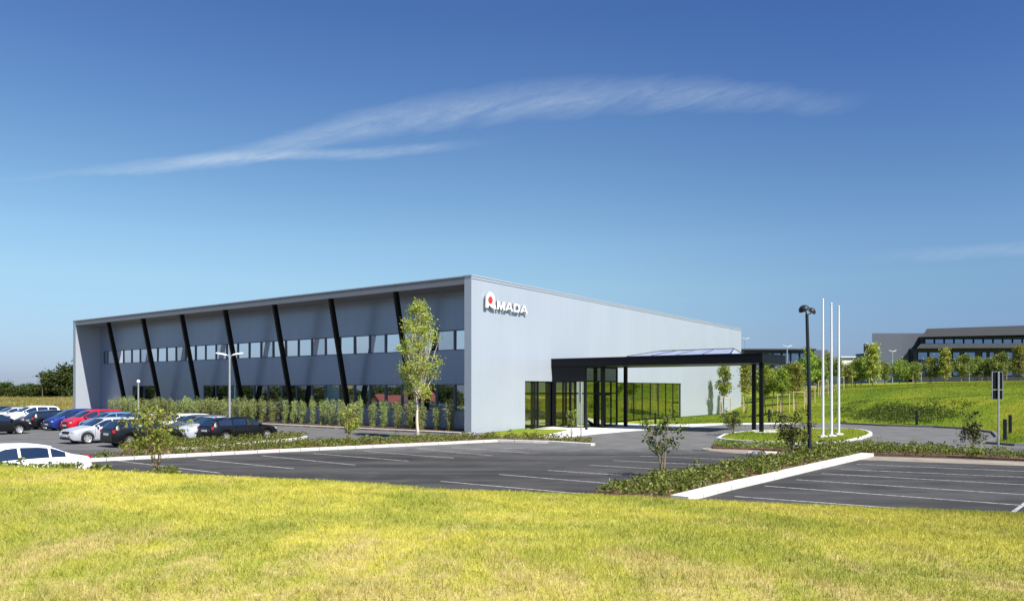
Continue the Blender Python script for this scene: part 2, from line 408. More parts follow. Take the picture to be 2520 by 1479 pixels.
# ------------------------------------------------------------------ world, sun, camera
def world():
    w = bpy.data.worlds.new('World'); S.world = w; w.use_nodes = True
    t = NT(w); bg = t.n['Background']
    sun_dir = Vector((.433, -.476, .766)).normalized()
    sky = t.new('ShaderNodeTexSky', sky_type='NISHITA', sun_disc=False)
    el = math.asin(sun_dir.z); sky.sun_elevation = el
    sky.sun_rotation = math.atan2(sun_dir.x, sun_dir.y)
    sky.altitude = 200; sky.air_density = 1.0; sky.dust_density = .4; sky.ozone_density = 3.0
        # cirrus: a long band of high cloud, in azimuth / elevation
    d = t.new('ShaderNodeTexCoord').outputs['Generated']
    sp = t.new('ShaderNodeSeparateXYZ'); t.link(d, sp.inputs[0])
    az = t.math('ARCTAN2', sp.outputs[0], sp.outputs[1])
    elv = t.math('ARCSINE', sp.outputs[2])
    def azel(u, v):
        a = Vector(((u - CX) / F, 1, (HZ - v) / F)).normalized()
        return math.atan2(a.x, a.y), math.asin(a.z)
    def curve(pts, a0=-.75, a1=.75):
        nd = t.new('ShaderNodeFloatCurve'); c = nd.mapping.curves[0]
        fac = t.math('MULTIPLY_ADD', az, 1 / (a1 - a0), -a0 / (a1 - a0), clamp=True)
        t.link(fac, nd.inputs['Value'])
        P_ = [((a - a0) / (a1 - a0), y) for a, y in pts]
        c.points[0].location = P_[0]; c.points[1].location = P_[-1]
        for p in P_[1:-1]: c.points.new(*p)
        nd.mapping.update(); return nd.outputs[0]
    band = [(-300, 480), (80, 440), (350, 410), (560, 386), (720, 350), (860, 312), (1100, 274), (1300, 250), (1500, 238), (1700, 232), (1900, 242), (2060, 252), (2200, 225), (2700, 180)]
    centre = curve([azel(u, v) for u, v in band])
    thick = curve([(azel(u, 300)[0], h) for u, h in ((-300, 0), (60, .004), (350, .008), (560, .012), (720, .018), (900, .022), (1200, .026), (1500, .026), (1750, .022), (1950, .018), (2090, .013), (2200, .006), (2700, 0))])
    dens = curve([(azel(u, 300)[0], h) for u, h in ((-300, 0), (70, .14), (350, .36), (560, .44), (800, .44), (1100, .43), (1450, .36), (1800, .30), (2000, .17), (2100, .06), (2200, 0), (2700, 0))])
    tail = [(-300, 470), (450, 398), (560, 388), (700, 382), (900, 378), (1100, 360), (1260, 346), (1500, 335), (2700, 300)]
    tc2 = curve([azel(u, v) for u, v in tail])
    td2 = curve([(azel(u, 370)[0], h) for u, h in ((-300, 0), (300, 0), (520, .40), (800, .55), (1000, .42), (1280, 0), (2700, 0))])
    wisp = [(-300, 700), (1900, 650), (2100, 640), (2300, 626), (2520, 610), (2700, 600)]
    tc3 = curve([azel(u, v) for u, v in wisp])
    td3 = curve([(azel(u, 630)[0], h) for u, h in ((-300, 0), (2050, 0), (2300, .20), (2520, .24), (2700, .2))])
    # clear, polarised summer air: deeper blue away from the horizon and toward the right
    eln = t.math('DIVIDE', elv, .5, clamp=True)
    air = t.ramp(eln, [(.03, (.46, .55, .87)), (.14, (.69, .76, .91)), (.27, (.92, 1.02, 1.0)), (.376, (.96, 1.09, 1.08)), (.478, (.88, 1.05, 1.07)), (.77, (.66, .87, 1.1)), (.94, (.55, .77, 1.07))])
    side = t.new('ShaderNodeMapRange', interpolation_type='SMOOTHSTEP', i_1=-.05, i_2=.65); t.link(az, side.inputs[0])
    pol = t.mix(side.outputs[0], (1, 1, 1), (.70, .76, .90))
    skyc = t.mix(1.0, t.mix(1.0, sky.outputs[0], air, 'MULTIPLY'), pol, 'MULTIPLY')
    cv = t.new('ShaderNodeCombineXYZ'); t.link(az, cv.inputs[0]); t.link(elv, cv.inputs[1])
    rot = t.new('ShaderNodeMapping'); rot.inputs['Rotation'].default_value = (0, 0, R(-14)); t.link(cv.outputs[0], rot.inputs['Vector'])
    wv = t.scaled(rot.outputs[0], (6, 34, 1))
    n1 = t.noise(wv, 1.0, 8, .62, 1.2)
    n2 = t.noise(t.scaled(rot.outputs[0], (22, 95, 1)), 1.0, 6, .68, 1.6)
    def layer(c, th, dn, warp):
        off = t.math('SUBTRACT', elv, c)
        off = t.math('ADD', off, t.math('MULTIPLY', t.math('SUBTRACT', n1, .5), warp))
        q = t.math('DIVIDE', t.math('ABSOLUTE', off), th)
        f = t.math('SUBTRACT', 1, q, clamp=True)
        f = t.math('SMOOTH_MIN', f, .8, .3)
        tex = t.math('ADD', t.math('MULTIPLY', n1, 1.3), t.math('MULTIPLY', n2, 1.0))
        tex = t.math('SUBTRACT', tex, .55, clamp=True)
        return t.math('MULTIPLY', t.math('MULTIPLY', f, tex), dn)
    th_ = t.math('MAXIMUM', thick, .003)
    L1 = layer(centre, th_, dens, .024)
    L2 = layer(tc2, .008, td2, .008)
    L3 = layer(tc3, .010, td3, .014)
    cm = t.math('ADD', t.math('ADD', L1, L2), L3, clamp=True)
    cloud = t.mix(cm, skyc, (5.6, 6.4, 7.2, 1))
    t.link(cloud, bg.inputs['Color']); bg.inputs['Strength'].default_value = .068
    L = bpy.data.lights.new('sun', 'SUN'); L.energy = 4.8; L.angle = R(.5); L.color = (1, .96, .89)
    o = bpy.data.objects.new('sun', L); COL.objects.link(o)
    o.rotation_euler = sun_dir.to_track_quat('Z', 'Y').to_euler(); o.location = sun_dir * 80
    cam = bpy.data.cameras.new('camera'); c = bpy.data.objects.new('camera', cam); COL.objects.link(c)
    c.location = (0, 0, HC); c.rotation_euler = (R(90), 0, 0)
    cam.sensor_width = 36; cam.lens = 36 * F / 2520; cam.shift_y = (HZ - 739.5) / 2520; cam.clip_end = 6000; cam.clip_start = .1
    S.camera = c
    S.view_settings.view_transform = 'Standard'; S.view_settings.look = 'None'
    S.view_settings.exposure = .85; S.view_settings.gamma = 1
    S.cycles.max_bounces = 8; S.cycles.transparent_max_bounces = 8
world()

# ------------------------------------------------------------------ terrain
ROAD_EDGE = [(10, 62), (18.7, 66.5), (26.1, 67.7), (29.7, 66.5), (31.9, 62.6), (34.7, 60.5), (35.6, 57.9), (34.6, 53), (31, 47), (27.4, 42.6), (28.0, 41.0), (31, 40.2), (45, 37), (95, 28)]
FLAT = ROAD_EDGE + [(95, -60), (-120, -60), (-120, 62)]
def seg_dist(X, Y, pl):
    d = np.full(X.shape, 1e9)
    for (ax, ay), (bx, by) in zip(pl[:-1], pl[1:]):
        vx, vy = bx - ax, by - ay
        t = np.clip(((X - ax) * vx + (Y - ay) * vy) / (vx * vx + vy * vy), 0, 1)
        d = np.minimum(d, np.hypot(X - ax - t * vx, Y - ay - t * vy))
    return d
def inside(X, Y, poly):
    r = np.zeros(X.shape, bool); n = len(poly)
    for i in range(n):
        (x0, y0), (x1, y1) = poly[i], poly[(i + 1) % n]
        if y0 == y1: continue
        c = ((y0 > Y) != (y1 > Y)) & (X < (x1 - x0) * (Y - y0) / (y1 - y0) + x0)
        r ^= c
    return r
def sstep(x): x = np.clip(x, 0, 1); return x * x * (3 - 2 * x)
def TH(X, Y):
    X = np.asarray(X, float); Y = np.asarray(Y, float)
    d = seg_dist(X, Y, ROAD_EDGE); d = np.where(inside(X, Y, FLAT), 0, d)
    pl = 5.0 * (1 - np.exp(-np.maximum(0, X - 27) / 25))
    berm = .85 * np.exp(-((d - 10) / 4.0) ** 2) * sstep((X - 30) / 8) - .55 * np.exp(-((d - 19) / 5.5) ** 2) * sstep((X - 30) / 10)
    h = (pl + berm) * (1 - np.exp(-d / 5.5))
    far = sstep((np.hypot(X, Y) - 160) / 200)
    lf = np.minimum(.95, .0105 * np.maximum(0, Y - 82)) * sstep((-20 - X) / 25)
    und = .12 * np.sin(X * .21 + Y * .13) * np.sin(Y * .17 - X * .09) * sstep(d / 12) * sstep((X - 20) / 20)
    dip = -3.0 * sstep((-82 - X) / 16) * sstep((88 - Y) / 12) * sstep((Y + 60) / 30)
    return h + lf + und + dip - .06
def th(x, y): return float(TH(np.array([x]), np.array([y]))[0])
def GT(u, v):                                         # where the sight line through (u, v) meets the terrain
    Y = np.linspace(12, 260, 2000); X = (u - CX) / F * Y; Z = HC + (HZ - v) / F * Y
    k = np.argmax(TH(X, Y) >= Z - 1e-6)
    return float(X[k]), float(Y[k]), float(TH(X[k:k + 1], Y[k:k + 1])[0])
def grid_mesh(name, xs, ys, hf, mat):
    X, Y = np.meshgrid(xs, ys); Z = hf(X, Y)
    V = np.stack([X, Y, Z], -1).reshape(-1, 3); nx, ny = len(xs), len(ys)
    i = np.arange((ny - 1) * (nx - 1)); r, c = i // (nx - 1), i % (nx - 1); a = r * nx + c
    Fc = np.stack([a, a + 1, a + nx + 1, a + nx], -1)
    return np_mesh(name, V, Fc, mat, True)
xs = np.concatenate([np.linspace(-3000, -160, 24), np.linspace(-150, 10, 64)[:-1], np.linspace(10, 80, 141), np.linspace(84, 160, 26), np.linspace(180, 3000, 22)])
ys = np.concatenate([np.linspace(-1500, -70, 14), np.linspace(-60, 28, 30)[:-1], np.linspace(28, 130, 171), np.linspace(134, 300, 40), np.linspace(340, 3500, 20)])
tag(mesh_obj('terrain', grid_mesh('terrain', xs, ys, TH, M['terrain'])), 'green lawn hill right of the turning circle and dry field at left', 'terrain', kind='structure')

asph = [(-78, 8), (-78, 92), (-46, 98), (-5, 70), (8.5, 68.6), (12.6, 61.2), (18.7, 66.5)] + ROAD_EDGE[2:] + [(95, 8)]
mb = MB(); mb.prism(asph, -.25, 0.0)
tag(mb.obj('car_park', M['asphalt']), 'dark asphalt car park and access road before the building', 'car park', kind='structure')

# painted bays
mk = MB()
def line(a, b, w=.105):
    a = Vector((*G(*a), 0)); b = Vector((*G(*b), 0)); d = (b - a).normalized(); n = Vector((-d.y, d.x, 0)) * w / 2
    z = Vector((0, 0, .004))
    N_ = 6
    for i in range(N_):
        p = a.lerp(b, i / N_); q = a.lerp(b, (i + 1) / N_)
        mk.quad(p - n + z, q - n + z, q + n + z, p + n + z)
for a, b in [((285, 1133), (543, 1164)), ((485, 1130), (723, 1153)), ((645, 1121), (874, 1144)), ((771, 1115.6), (1005, 1134.4)), ((897, 1110), (1117, 1127)),
             ((1028, 1104), (1211, 1121)), ((1114, 1101), (1302, 1114.4)), ((1236, 1102), (1290, 1104)),
             ((1085, 1184), (1470, 1218)), ((1228, 1167), (1545, 1193)), ((1348, 1157), (1640, 1176)), ((1448, 1144), (1735, 1161)), ((1510, 1133), (1822, 1147)), ((1575, 1122), (1880, 1133)),
             ((1808, 1221), (2260, 1254)), ((1881, 1195.4), (2516, 1243)), ((1960, 1180), (2600, 1222)), ((2022, 1165), (2600, 1197)), ((2070, 1154.7), (2600, 1177.5)), ((2108, 1142), (2600, 1163)),
             ((2490, 1262), (2516, 1243)), ((2516, 1243), (2600, 1177))]:
    line(a, b)
tag(mk.obj('parking_markings', M['marking']), 'white painted bay lines on the asphalt', 'road markings', kind='structure')
# stains of dust at the lot edges
ds = MB()
ds.prism([G(*p) for p in [(1727, 1103), (1760, 1101), (1925, 1110), (1905, 1121), (1800, 1115), (1735, 1109)]], -.1, .006)
ds.prism([G(*p) for p in [(2125, 1122), (2330, 1128), (2540, 1137), (2540, 1147), (2330, 1139), (2110, 1131)]], -.1, .006)
tag(ds.obj('pavement', M['dusty']), 'dusty tan paved edging between the hedge and the bays', 'pavement', kind='structure')

# ------------------------------------------------------------------ leaves
def leaf_arrays(C, size, rng, aspect=.55, up=.3):
    """C (n,3) leaf centres -> folded diamond leaves"""
    n = len(C)
    d = rng.normal(size=(n, 3)); d[:, 2] += up; d /= np.linalg.norm(d, axis=1)[:, None]
    r = rng.normal(size=(n, 3)); s = np.cross(d, r); s /= np.linalg.norm(s, axis=1)[:, None] + 1e-9
    L = size * rng.uniform(.6, 1.35, (n, 1)); W = L * aspect
    V = np.stack([C - d * L * .5, C + s * W * .5, C + d * L * .5, C - s * W * .5], 1).reshape(-1, 3)
    Fc = np.arange(4 * n).reshape(n, 4)
    return V, Fc
def leaf_obj_mesh(name, C, size, rng, mat, aspect=.55, up=.3):
    V, Fc = leaf_arrays(C, size, rng, aspect, up); return np_mesh(name, V, Fc, mat)
def crown_points(rng, n_cl, per, prof, h0, h1, spread, lean=0.0, hollow=.35):
    """clump centres between heights h0..h1 inside radius profile prof(t); leaves gather round them"""
    cl = []
    while len(cl) < n_cl:
        t = rng.uniform(0, 1); a = rng.uniform(0, 2 * math.pi); rr = prof(t) * math.sqrt(rng.uniform(hollow ** 2, 1))
        rr *= 1 + .22 * math.sin(3 * a + 5 * t) + .12 * rng.normal()
        cl.append((rr * math.cos(a) + lean * t, rr * math.sin(a), h0 + (h1 - h0) * t))
    cl = np.array(cl)
    k = rng.integers(int(per * .5), int(per * 1.5), n_cl)
    idx = np.repeat(np.arange(n_cl), k)
    sp = spread * rng.uniform(.6, 1.3, n_cl)[idx][:, None]
    P_ = cl[idx] + rng.normal(size=(len(idx), 3)) * sp * np.array([1, 1, .8])
    return cl, P_
def branches(mb, cl, rng, base, top, r0, frac=.5, n=5):
    for c in cl:
        if rng.uniform() > frac: continue
        t = rng.uniform(.05, .75)
        z = base + (c[2] - base) * t; z = min(max(z, base), top)
        p0 = Vector((0, 0, z)); p2 = Vector(c); mid = p0.lerp(p2, .55) + Vector((0, 0, -.08 * (p2 - p0).length))
        mb.tube([p0, mid, p2], [r0, r0 * .6, r0 * .25], n, cap=False)
def tree_kind(seed, name, height, trunk_h, prof, n_cl, per, spread, leaf, leafm, barkm, r0, aspect=.6, frac=.4, lean=0):
    """returns (trunk mesh, crown mesh)"""
    rng = np.random.default_rng(seed)
    cl, pts = crown_points(rng, n_cl, per, prof, trunk_h, height, spread, lean)
    mb = MB()
    zs = np.linspace(0, height * .93, 9); wob = np.cumsum(rng.normal(size=(9, 2)) * height * .006, 0); wob[0] = 0
    mb.tube([(wob[i][0] + lean * .6 * (zs[i] / height), wob[i][1], zs[i]) for i in range(9)], [r0 * (1 - .85 * i / 8) for i in range(9)], 8)
    branches(mb, cl, rng, trunk_h * .9, height * .9, r0 * .38, frac)
    return mb.mesh(name + '_trunk', barkm, 60), leaf_obj_mesh(name + '_crown', pts, leaf, rng, leafm, aspect)
def tree_thing(kind, name, label, loc, rz=0, sc=1, group=None, cat='tree'):
    t = thing(name, label, cat, loc, rz, group); t.scale = (sc, sc, sc) if not hasattr(sc, '__len__') else sc
    mesh_obj('trunk', kind[0], t); mesh_obj('crown', kind[1], t); return t
def shrub_kind(seed, name, height, rad, bare, n_cl, per, spread, leaf, leafm, barkm, nstem, aspect=.6):
    """multi-stemmed shrub: several thin stems fanning out, leaf clumps toward the top"""
    rng = np.random.default_rng(seed); mb = MB(); cl = []
    for k in range(nstem):
        a = 2 * math.pi * (k + rng.uniform(-.3, .3)) / nstem; rr = rad * rng.uniform(.25, 1.0); hh = height * rng.uniform(.72, 1)
        tip = Vector((rr * math.cos(a), rr * math.sin(a), hh)); b = Vector((rng.normal() * .05, rng.normal() * .05, 0))
        mid = Vector((tip.x * .38, tip.y * .38, hh * .5))
        mb.tube([b, b.lerp(mid, .5) + Vector((rng.normal() * .02, rng.normal() * .02, 0)), mid, tip], [.018, .015, .011, .004], 5, cap=False)
        for j in range(max(2, n_cl // nstem)):
            t = rng.uniform(bare, 1.0); p = mid.lerp(tip, (t - .5) * 2) if t > .5 else b.lerp(mid, t * 2)
            o = Vector((rng.normal(), rng.normal(), rng.normal() * .5)) * rad * .33
            c = p + o; cl.append(c)
            mb.tube([p, p.lerp(c, .5) + Vector((0, 0, .02)), c], [.007, .005, .003], 4, cap=False)
    cl = np.array([tuple(c) for c in cl])
    k = rng.integers(int(per * .4), int(per * 1.6), len(cl)); idx = np.repeat(np.arange(len(cl)), k)
    pts = cl[idx] + rng.normal(size=(len(idx), 3)) * spread
    pts[:, 2] = np.maximum(pts[:, 2], height * bare * .6)
    return mb.mesh(name + '_stems', barkm, 60), leaf_obj_mesh(name + '_leaves', pts, leaf, rng, leafm, aspect, .1)
def shrub_thing(kind, name, label, loc, rz=0, sc=1, group=None, cat='shrub'):
    t = thing(name, label, cat, loc, rz, group); t.scale = (sc, sc, sc) if not hasattr(sc, '__len__') else sc
    mesh_obj('stem', kind[0], t); mesh_obj('foliage', kind[1], t); return t

# ------------------------------------------------------------------ foreground bank
VE_U = [-400, 0, 200, 400, 650, 900, 1060, 1250, 1450, 1700, 2100, 2520, 3000]
VE_V = [1130, 1147, 1156, 1168, 1179, 1190, 1205, 1213, 1219, 1231, 1249, 1265, 1280]
def bank(X, Y):
    X = np.asarray(X, float); Y = np.asarray(Y, float)
    q = np.clip(X / np.maximum(Y, 15.0), -.9, .9); u = CX + F * q
    zc = HC - (np.interp(u, VE_U, VE_V) - HZ) / F * 15
    z1 = 1.68 + (zc - 1.68) * np.clip(Y / 15, 0, 1) ** 1.15
    z1 = z1 + .035 * np.sin(X * .9 + Y * .5) * np.sin(Y * .8 - X * .3) * np.clip((15 - Y) / 6, 0, 1)
    Y0 = 48 / (HC - zc); fr = np.interp(u, [0, 230, 420, 700, 2600], [.42, .5, .78, .85, .85])
    toe = 15 + (Y0 - 15) * fr
    k = np.clip((Y - 15) / (toe - 15), 0, 1.4)
    z2 = zc * (1 - k) - .06 * np.maximum(0, k - 1)
    r = np.where(Y <= 15, z1, z2)
    return np.maximum(r, -.25)
gx = np.linspace(-34, 34, 171); gy = np.concatenate([np.linspace(-30, 0, 12)[:-1], np.linspace(0, 30, 121)])
tag(mesh_obj('grass_bank', grid_mesh('grass_bank', gx, gy, bank, M['meadow'])), 'sunlit yellow green meadow bank in front of the car park', 'bank', kind='structure')
def blades(name, X, Y, hf, wid, hgt, rng, mat):
    n = len(X); Z = hf(X, Y)
    a = rng.uniform(0, 2 * math.pi, n); b = rng.uniform(0, 2 * math.pi, n)
    w = wid * rng.uniform(.6, 1.4, n); h = hgt * rng.uniform(.45, 1.5, n); ln = h * np.abs(rng.normal(size=n)) * .8
    dx, dy = np.cos(a) * w / 2, np.sin(a) * w / 2
    V = np.stack([np.stack([X - dx, Y - dy, Z - .01], -1), np.stack([X + dx, Y + dy, Z - .01], -1),
                  np.stack([X + np.cos(b) * ln, Y + np.sin(b) * ln, Z + h], -1)], 1).reshape(-1, 3)
    return np_mesh(name, V, np.arange(3 * n).reshape(n, 3), mat)
rng = np.random.default_rng(5)
n = 820000
Yb = 3.2 + (21 - 3.2) * rng.uniform(0, 1, n) ** 1.25; Xb = rng.uniform(-1, 1, n) * (.80 * Yb + 8)
hb = bank(Xb, Yb); keep = hb > .03; Xb, Yb = Xb[keep], Yb[keep]
clump = .5 + .25 * np.sin(Xb * 2.1 + np.sin(Yb * 1.7) * 2) * np.sin(Yb * 2.6 + np.sin(Xb * 1.3) * 2) + .25 * np.sin(Xb * 9.3 + np.sin(Yb * 7.1) * 2) * np.sin(Yb * 11.7 + np.sin(Xb * 6.3) * 2)
tag(mesh_obj('meadow_grass', blades('meadow_grass', Xb, Yb, bank, .005 + .0006 * Yb, .022 + .050 * clump, rng, M['blade'])), 'short yellow green meadow grass with straw dry patches', 'grass', kind='stuff')
n = 210000
Xh = rng.uniform(12, 75, n); Yh = 40 + 85 * rng.uniform(0, 1, n) ** 1.2
ok = (~inside(Xh, Yh, FLAT)) & (Xh / Yh < .78) & (Xh / Yh > .2)
sl = (Xh - C0.x) * E1.x + (Yh - C0.y) * E1.y; tl = (Xh - C0.x) * E2.x + (Yh - C0.y) * E2.y
ok &= ~((tl > -.5) & (sl > -1)); Xh, Yh = Xh[ok], Yh[ok]
tag(mesh_obj('hill_grass', blades('hill_grass', Xh, Yh, TH, .035, .13, rng, M['lawn_blade'])), 'mown green grass covering the hill at right', 'grass', kind='stuff')
n = 70000
Xh = rng.uniform(-130, -40, n); Yh = rng.uniform(98, 170, n); ok = (Xh / Yh < -.5) & (Xh / Yh > -.85)
tag(mesh_obj('field_grass', blades('field_grass', Xh[ok], Yh[ok], TH, .12, .55, rng, M['lawn_blade'])), 'tall dry golden grass in the field beyond the parked cars', 'grass', kind='stuff')

# ------------------------------------------------------------------ planting beds, kerbs, paths, island
def offset(pl, w):
    out = []
    for i, p in enumerate(pl):
        a = Vector(pl[max(i - 1, 0)]); b = Vector(pl[min(i + 1, len(pl) - 1)]); d = (b - a).normalized()
        out.append((p[0] - d.y * w, p[1] + d.x * w))
    return out
krng = random.Random(2)
def kerb(pl, w, h, mat, label):
    o = offset(pl, w); mb = MB()
    for i in range(len(pl) - 1):
        a, b, c, d = (Vector(q) for q in (pl[i], pl[i + 1], o[i + 1], o[i])); n = max(1, round((b - a).length / 1.0)); g = .012 / max((b - a).length, .1)
        for k in range(n):
            t0_, t1_ = k / n + g, (k + 1) / n - g; dz = krng.uniform(-.004, .004)
            mb.prism([tuple(a.lerp(b, t0_)), tuple(a.lerp(b, t1_)), tuple(d.lerp(c, t1_)), tuple(d.lerp(c, t0_))], -.1, h + dz)
    bm_o = mb.obj('kerb', mat); return tag(bm_o, label, 'kerb', kind='structure')
def smooth_pl(pts, k=4):
    out = []
    n = len(pts)
    for i in range(n - 1):
        p0, p1, p2, p3 = (Vector(pts[max(i - 1, 0)]), Vector(pts[i]), Vector(pts[i + 1]), Vector(pts[min(i + 2, n - 1)]))
        for j in range(k):
            t = j / k
            out.append(tuple(.5 * ((2 * p1) + (-p0 + p2) * t + (2 * p0 - 5 * p1 + 4 * p2 - p3) * t * t + (-p0 + 3 * p1 - 3 * p2 + p3) * t ** 3)))
    out.append(tuple(pts[-1])); return out
def bed(poly, label, seed, n, hmin=.22, hmax=.5, leaf=.11, per=46, rad=.3, margin=.15):
    mb = MB(); mb.prism(poly, -.1, .09)
    tag(mb.obj('planting_bed', M['soil']), 'reddish mulch soil of ' + label, 'planting bed', kind='structure')
    rng = np.random.default_rng(seed)
    pa = np.array(poly); x0, y0 = pa.min(0); x1, y1 = pa.max(0); C = []
    closed = poly + [poly[0]]
    while len(C) < n:
        X = rng.uniform(x0, x1, 4000); Y = rng.uniform(y0, y1, 4000)
        k = inside(X, Y, poly); X, Y = X[k], Y[k]; k = seg_dist(X, Y, closed) > margin
        for x, y in zip(X[k], Y[k]):
            if all((x - c[0]) ** 2 + (y - c[1]) ** 2 > (rad * .75) ** 2 for c in C): C.append((x, y))
            if len(C) >= n: break
        rad *= .96
    C = np.array(C); m = len(C)
    hh = rng.uniform(hmin, hmax, m) * (1 + .5 * (rng.uniform(size=m) > .9)); k = rng.integers(int(per * .6), int(per * 1.4), m); idx = np.repeat(np.arange(m), k)
    a = rng.uniform(0, 2 * math.pi, len(idx)); zz = rng.uniform(.05, 1, len(idx)); rr = np.sqrt(rng.uniform(.1, 1, len(idx))) * np.sqrt(1.05 - zz) * .36
    P_ = np.stack([C[idx, 0] + rr * np.cos(a), C[idx, 1] + rr * np.sin(a), .09 + zz * hh[idx]], -1)
    me = leaf_obj_mesh('low_shrubbery', P_, leaf, rng, M['leaf_bed'], .55, .5)
    return tag(mesh_obj('low_shrubbery', me), 'low leafy ground cover shrubs on ' + label, 'shrubbery', kind='stuff')
near1 = [G(*p) for p in [(150, 1140), (190, 1138), (460, 1124), (740, 1110), (1000, 1098), (1225, 1087), (1350, 1091), (1455, 1097)]]
far1 = [G(*p) for p in [(1452, 1085), (1276, 1078), (1172, 1078), (1000, 1082), (750, 1093), (500, 1108), (250, 1128), (150, 1134)]]
bed(offset(near1, .35) + far1, 'the long strip between the two car parks', 11, 330, .16, .36)
kerb(near1, .42, .13, M['concrete'], 'long pale kerb along the left edge of the front car park')
isl = smooth_pl([G(*p) for p in [(300, 1112), (500, 1104), (640, 1091), (752, 1080), (744, 1075.5), (660, 1078), (560, 1083), (420, 1092), (300, 1102)]], 3)
bed(isl, 'the island before the parked black estate', 12, 150, .2, .42)
kerb([G(*p) for p in [(430, 1108.5), (500, 1104.5), (640, 1091.5), (720, 1084), (752, 1080.3), (758, 1078), (744, 1075.4)]], .3, .13, M['concrete'], 'short pale kerb of the island beside the black estate')
d_l = [G(*p) for p in [(1440, 1224), (1482, 1212), (1602, 1180), (1752, 1161), (1924, 1128), (1965, 1112)]]
d_r = [G(*p) for p in [(2120, 1121), (1990, 1150), (1868, 1178), (1760, 1202), (1650, 1230)]]
bed(d_l + d_r, 'the diagonal strip between front and right car parks', 13, 230, .2, .37, .12, 46)
kerb(d_r[::-1], -.55, .14, M['concrete'], 'wide bright kerb beside the diagonal hedge strip')
bed([G(*p) for p in [(1754, 1097.5), (1924, 1103), (1963, 1104), (1963, 1111), (1924, 1111), (1850, 1107), (1754, 1104)]], 'the strip end before the flagpole island', 14, 50, .2, .4)
bed([G(*p) for p in [(1966, 1104), (2125, 1107), (2330, 1115), (2511, 1127), (2600, 1131), (2600, 1139), (2511, 1134), (2330, 1125), (2124, 1119), (1985, 1120)]], 'the strip behind the right car park', 15, 190, .26, .5)
mb = MB(); p = G(1880, 1118); mb.box(-.75, .75, -.13, .13, 0, .13)
o = mb.obj('wheel_stop', M['concrete'], None, None, .02); o.location = (*p, 0); o.rotation_euler = (0, 0, R(-12)); tag(o, 'pale concrete wheel stop on the asphalt below the dark lamp post', 'wheel stop')
rng = np.random.default_rng(77); pts = []
for _ in range(120):
    u = rng.uniform(-160, 450)
    if u > 280 and rng.uniform() < .55: continue
    if u < 60 and rng.uniform() < .4: continue
    yb = 17.2 + 1.6 * sstep((u - 60) / 330) + rng.normal() * .5; x = AT(u, yb); z = max(float(bank(x, yb)), 0); m_ = rng.integers(30, 60); hh_ = rng.uniform(.22, .46) if u < 270 else rng.uniform(.2, .36)
    a = rng.uniform(0, 2 * math.pi, m_); zz = rng.uniform(.05, 1, m_); r_ = np.sqrt(rng.uniform(.1, 1, m_)) * np.sqrt(1.05 - zz) * .34
    pts.append(np.stack([x + r_ * np.cos(a), yb + r_ * np.sin(a), z + zz * hh_], -1))
tag(mesh_obj('low_shrubbery', leaf_obj_mesh('low_shrubbery', np.concatenate(pts), .11, rng, M['leaf_bed'], .55, .5)), 'low leafy shrubs behind the meadow crest before the white saloon', 'shrubbery', kind='stuff')
# lawn verges, concrete path
mb = MB(); mb.prism([G(*p) for p in [(1176, 1071), (1278, 1056), (1398, 1058.5), (1307, 1077), (1200, 1077)]], -.1, .05)
tag(mb.obj('grass_verge', M['terrain']), 'small green lawn strip at the foot of the silver wall', 'verge', kind='structure')
path = [G(*p) for p in [(1309, 1078), (1398, 1059), (1290, 1052.5), (1330, 1050), (1440, 1050)]] + [(12.0, 67.6), (10.4, 64.8), (18.4, 66.4), (26.0, 67.5)]
path = [G(1309, 1078), G(1396, 1059.5), G(1292, 1054), (1.2, 58.2), (9.0, 69.0), (12.7, 64.6), (18.5, 67.3), (26.1, 68.6), (26.0, 66.6), (18.8, 65.2)] + [G(*p) for p in [(1640, 1054.5), (1550, 1061), (1470, 1068), (1400, 1076), (1370, 1079)]]
mb = MB(); mb.prism(path, -.1, .03)
tag(mb.obj('path', M['paving']), 'pale concrete path curving to the glass entrance', 'path', kind='structure')
ii = smooth_pl([G(*p) for p in [(1772, 1082), (1830, 1088), (1990, 1093), (2074, 1088.5), (2138, 1071), (2112, 1060), (2040, 1057.5), (1900, 1061), (1804, 1069), (1772, 1082)]], 4)[:-1]
mb = MB(); mb.prism(ii, -.1, .11)
tag(mb.obj('island_lawn', M['terrain']), 'grass traffic island under the flagpoles', 'lawn', kind='structure')
kerb(ii + [ii[0]], -.22, .13, M['concrete'], 'pale kerb ring round the flagpole island')
mb = MB(); mb.prism([(p[0], p[1]) for p in [G(1858, 1068), G(1915, 1068), G(1905, 1062), G(1850, 1062)]], -.05, .125)
tag(mb.obj('pavement', M['paving']), 'pale paving slab under the canopy columns', 'pavement', kind='structure')
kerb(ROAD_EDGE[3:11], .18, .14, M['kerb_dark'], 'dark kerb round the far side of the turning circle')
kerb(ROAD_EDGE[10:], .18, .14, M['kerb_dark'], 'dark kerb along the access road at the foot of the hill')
n_ = 16000; rng = np.random.default_rng(3)
x = rng.uniform(9, 30, n_); y = rng.uniform(38, 62, n_); k = inside(x, y, ii)
tag(mesh_obj('island_grass', blades('island_grass', x[k], y[k], lambda a, b: a * 0 + .11, .03, .12, rng, M['lawn_blade'])), 'short grass on the flagpole island', 'grass', kind='stuff')
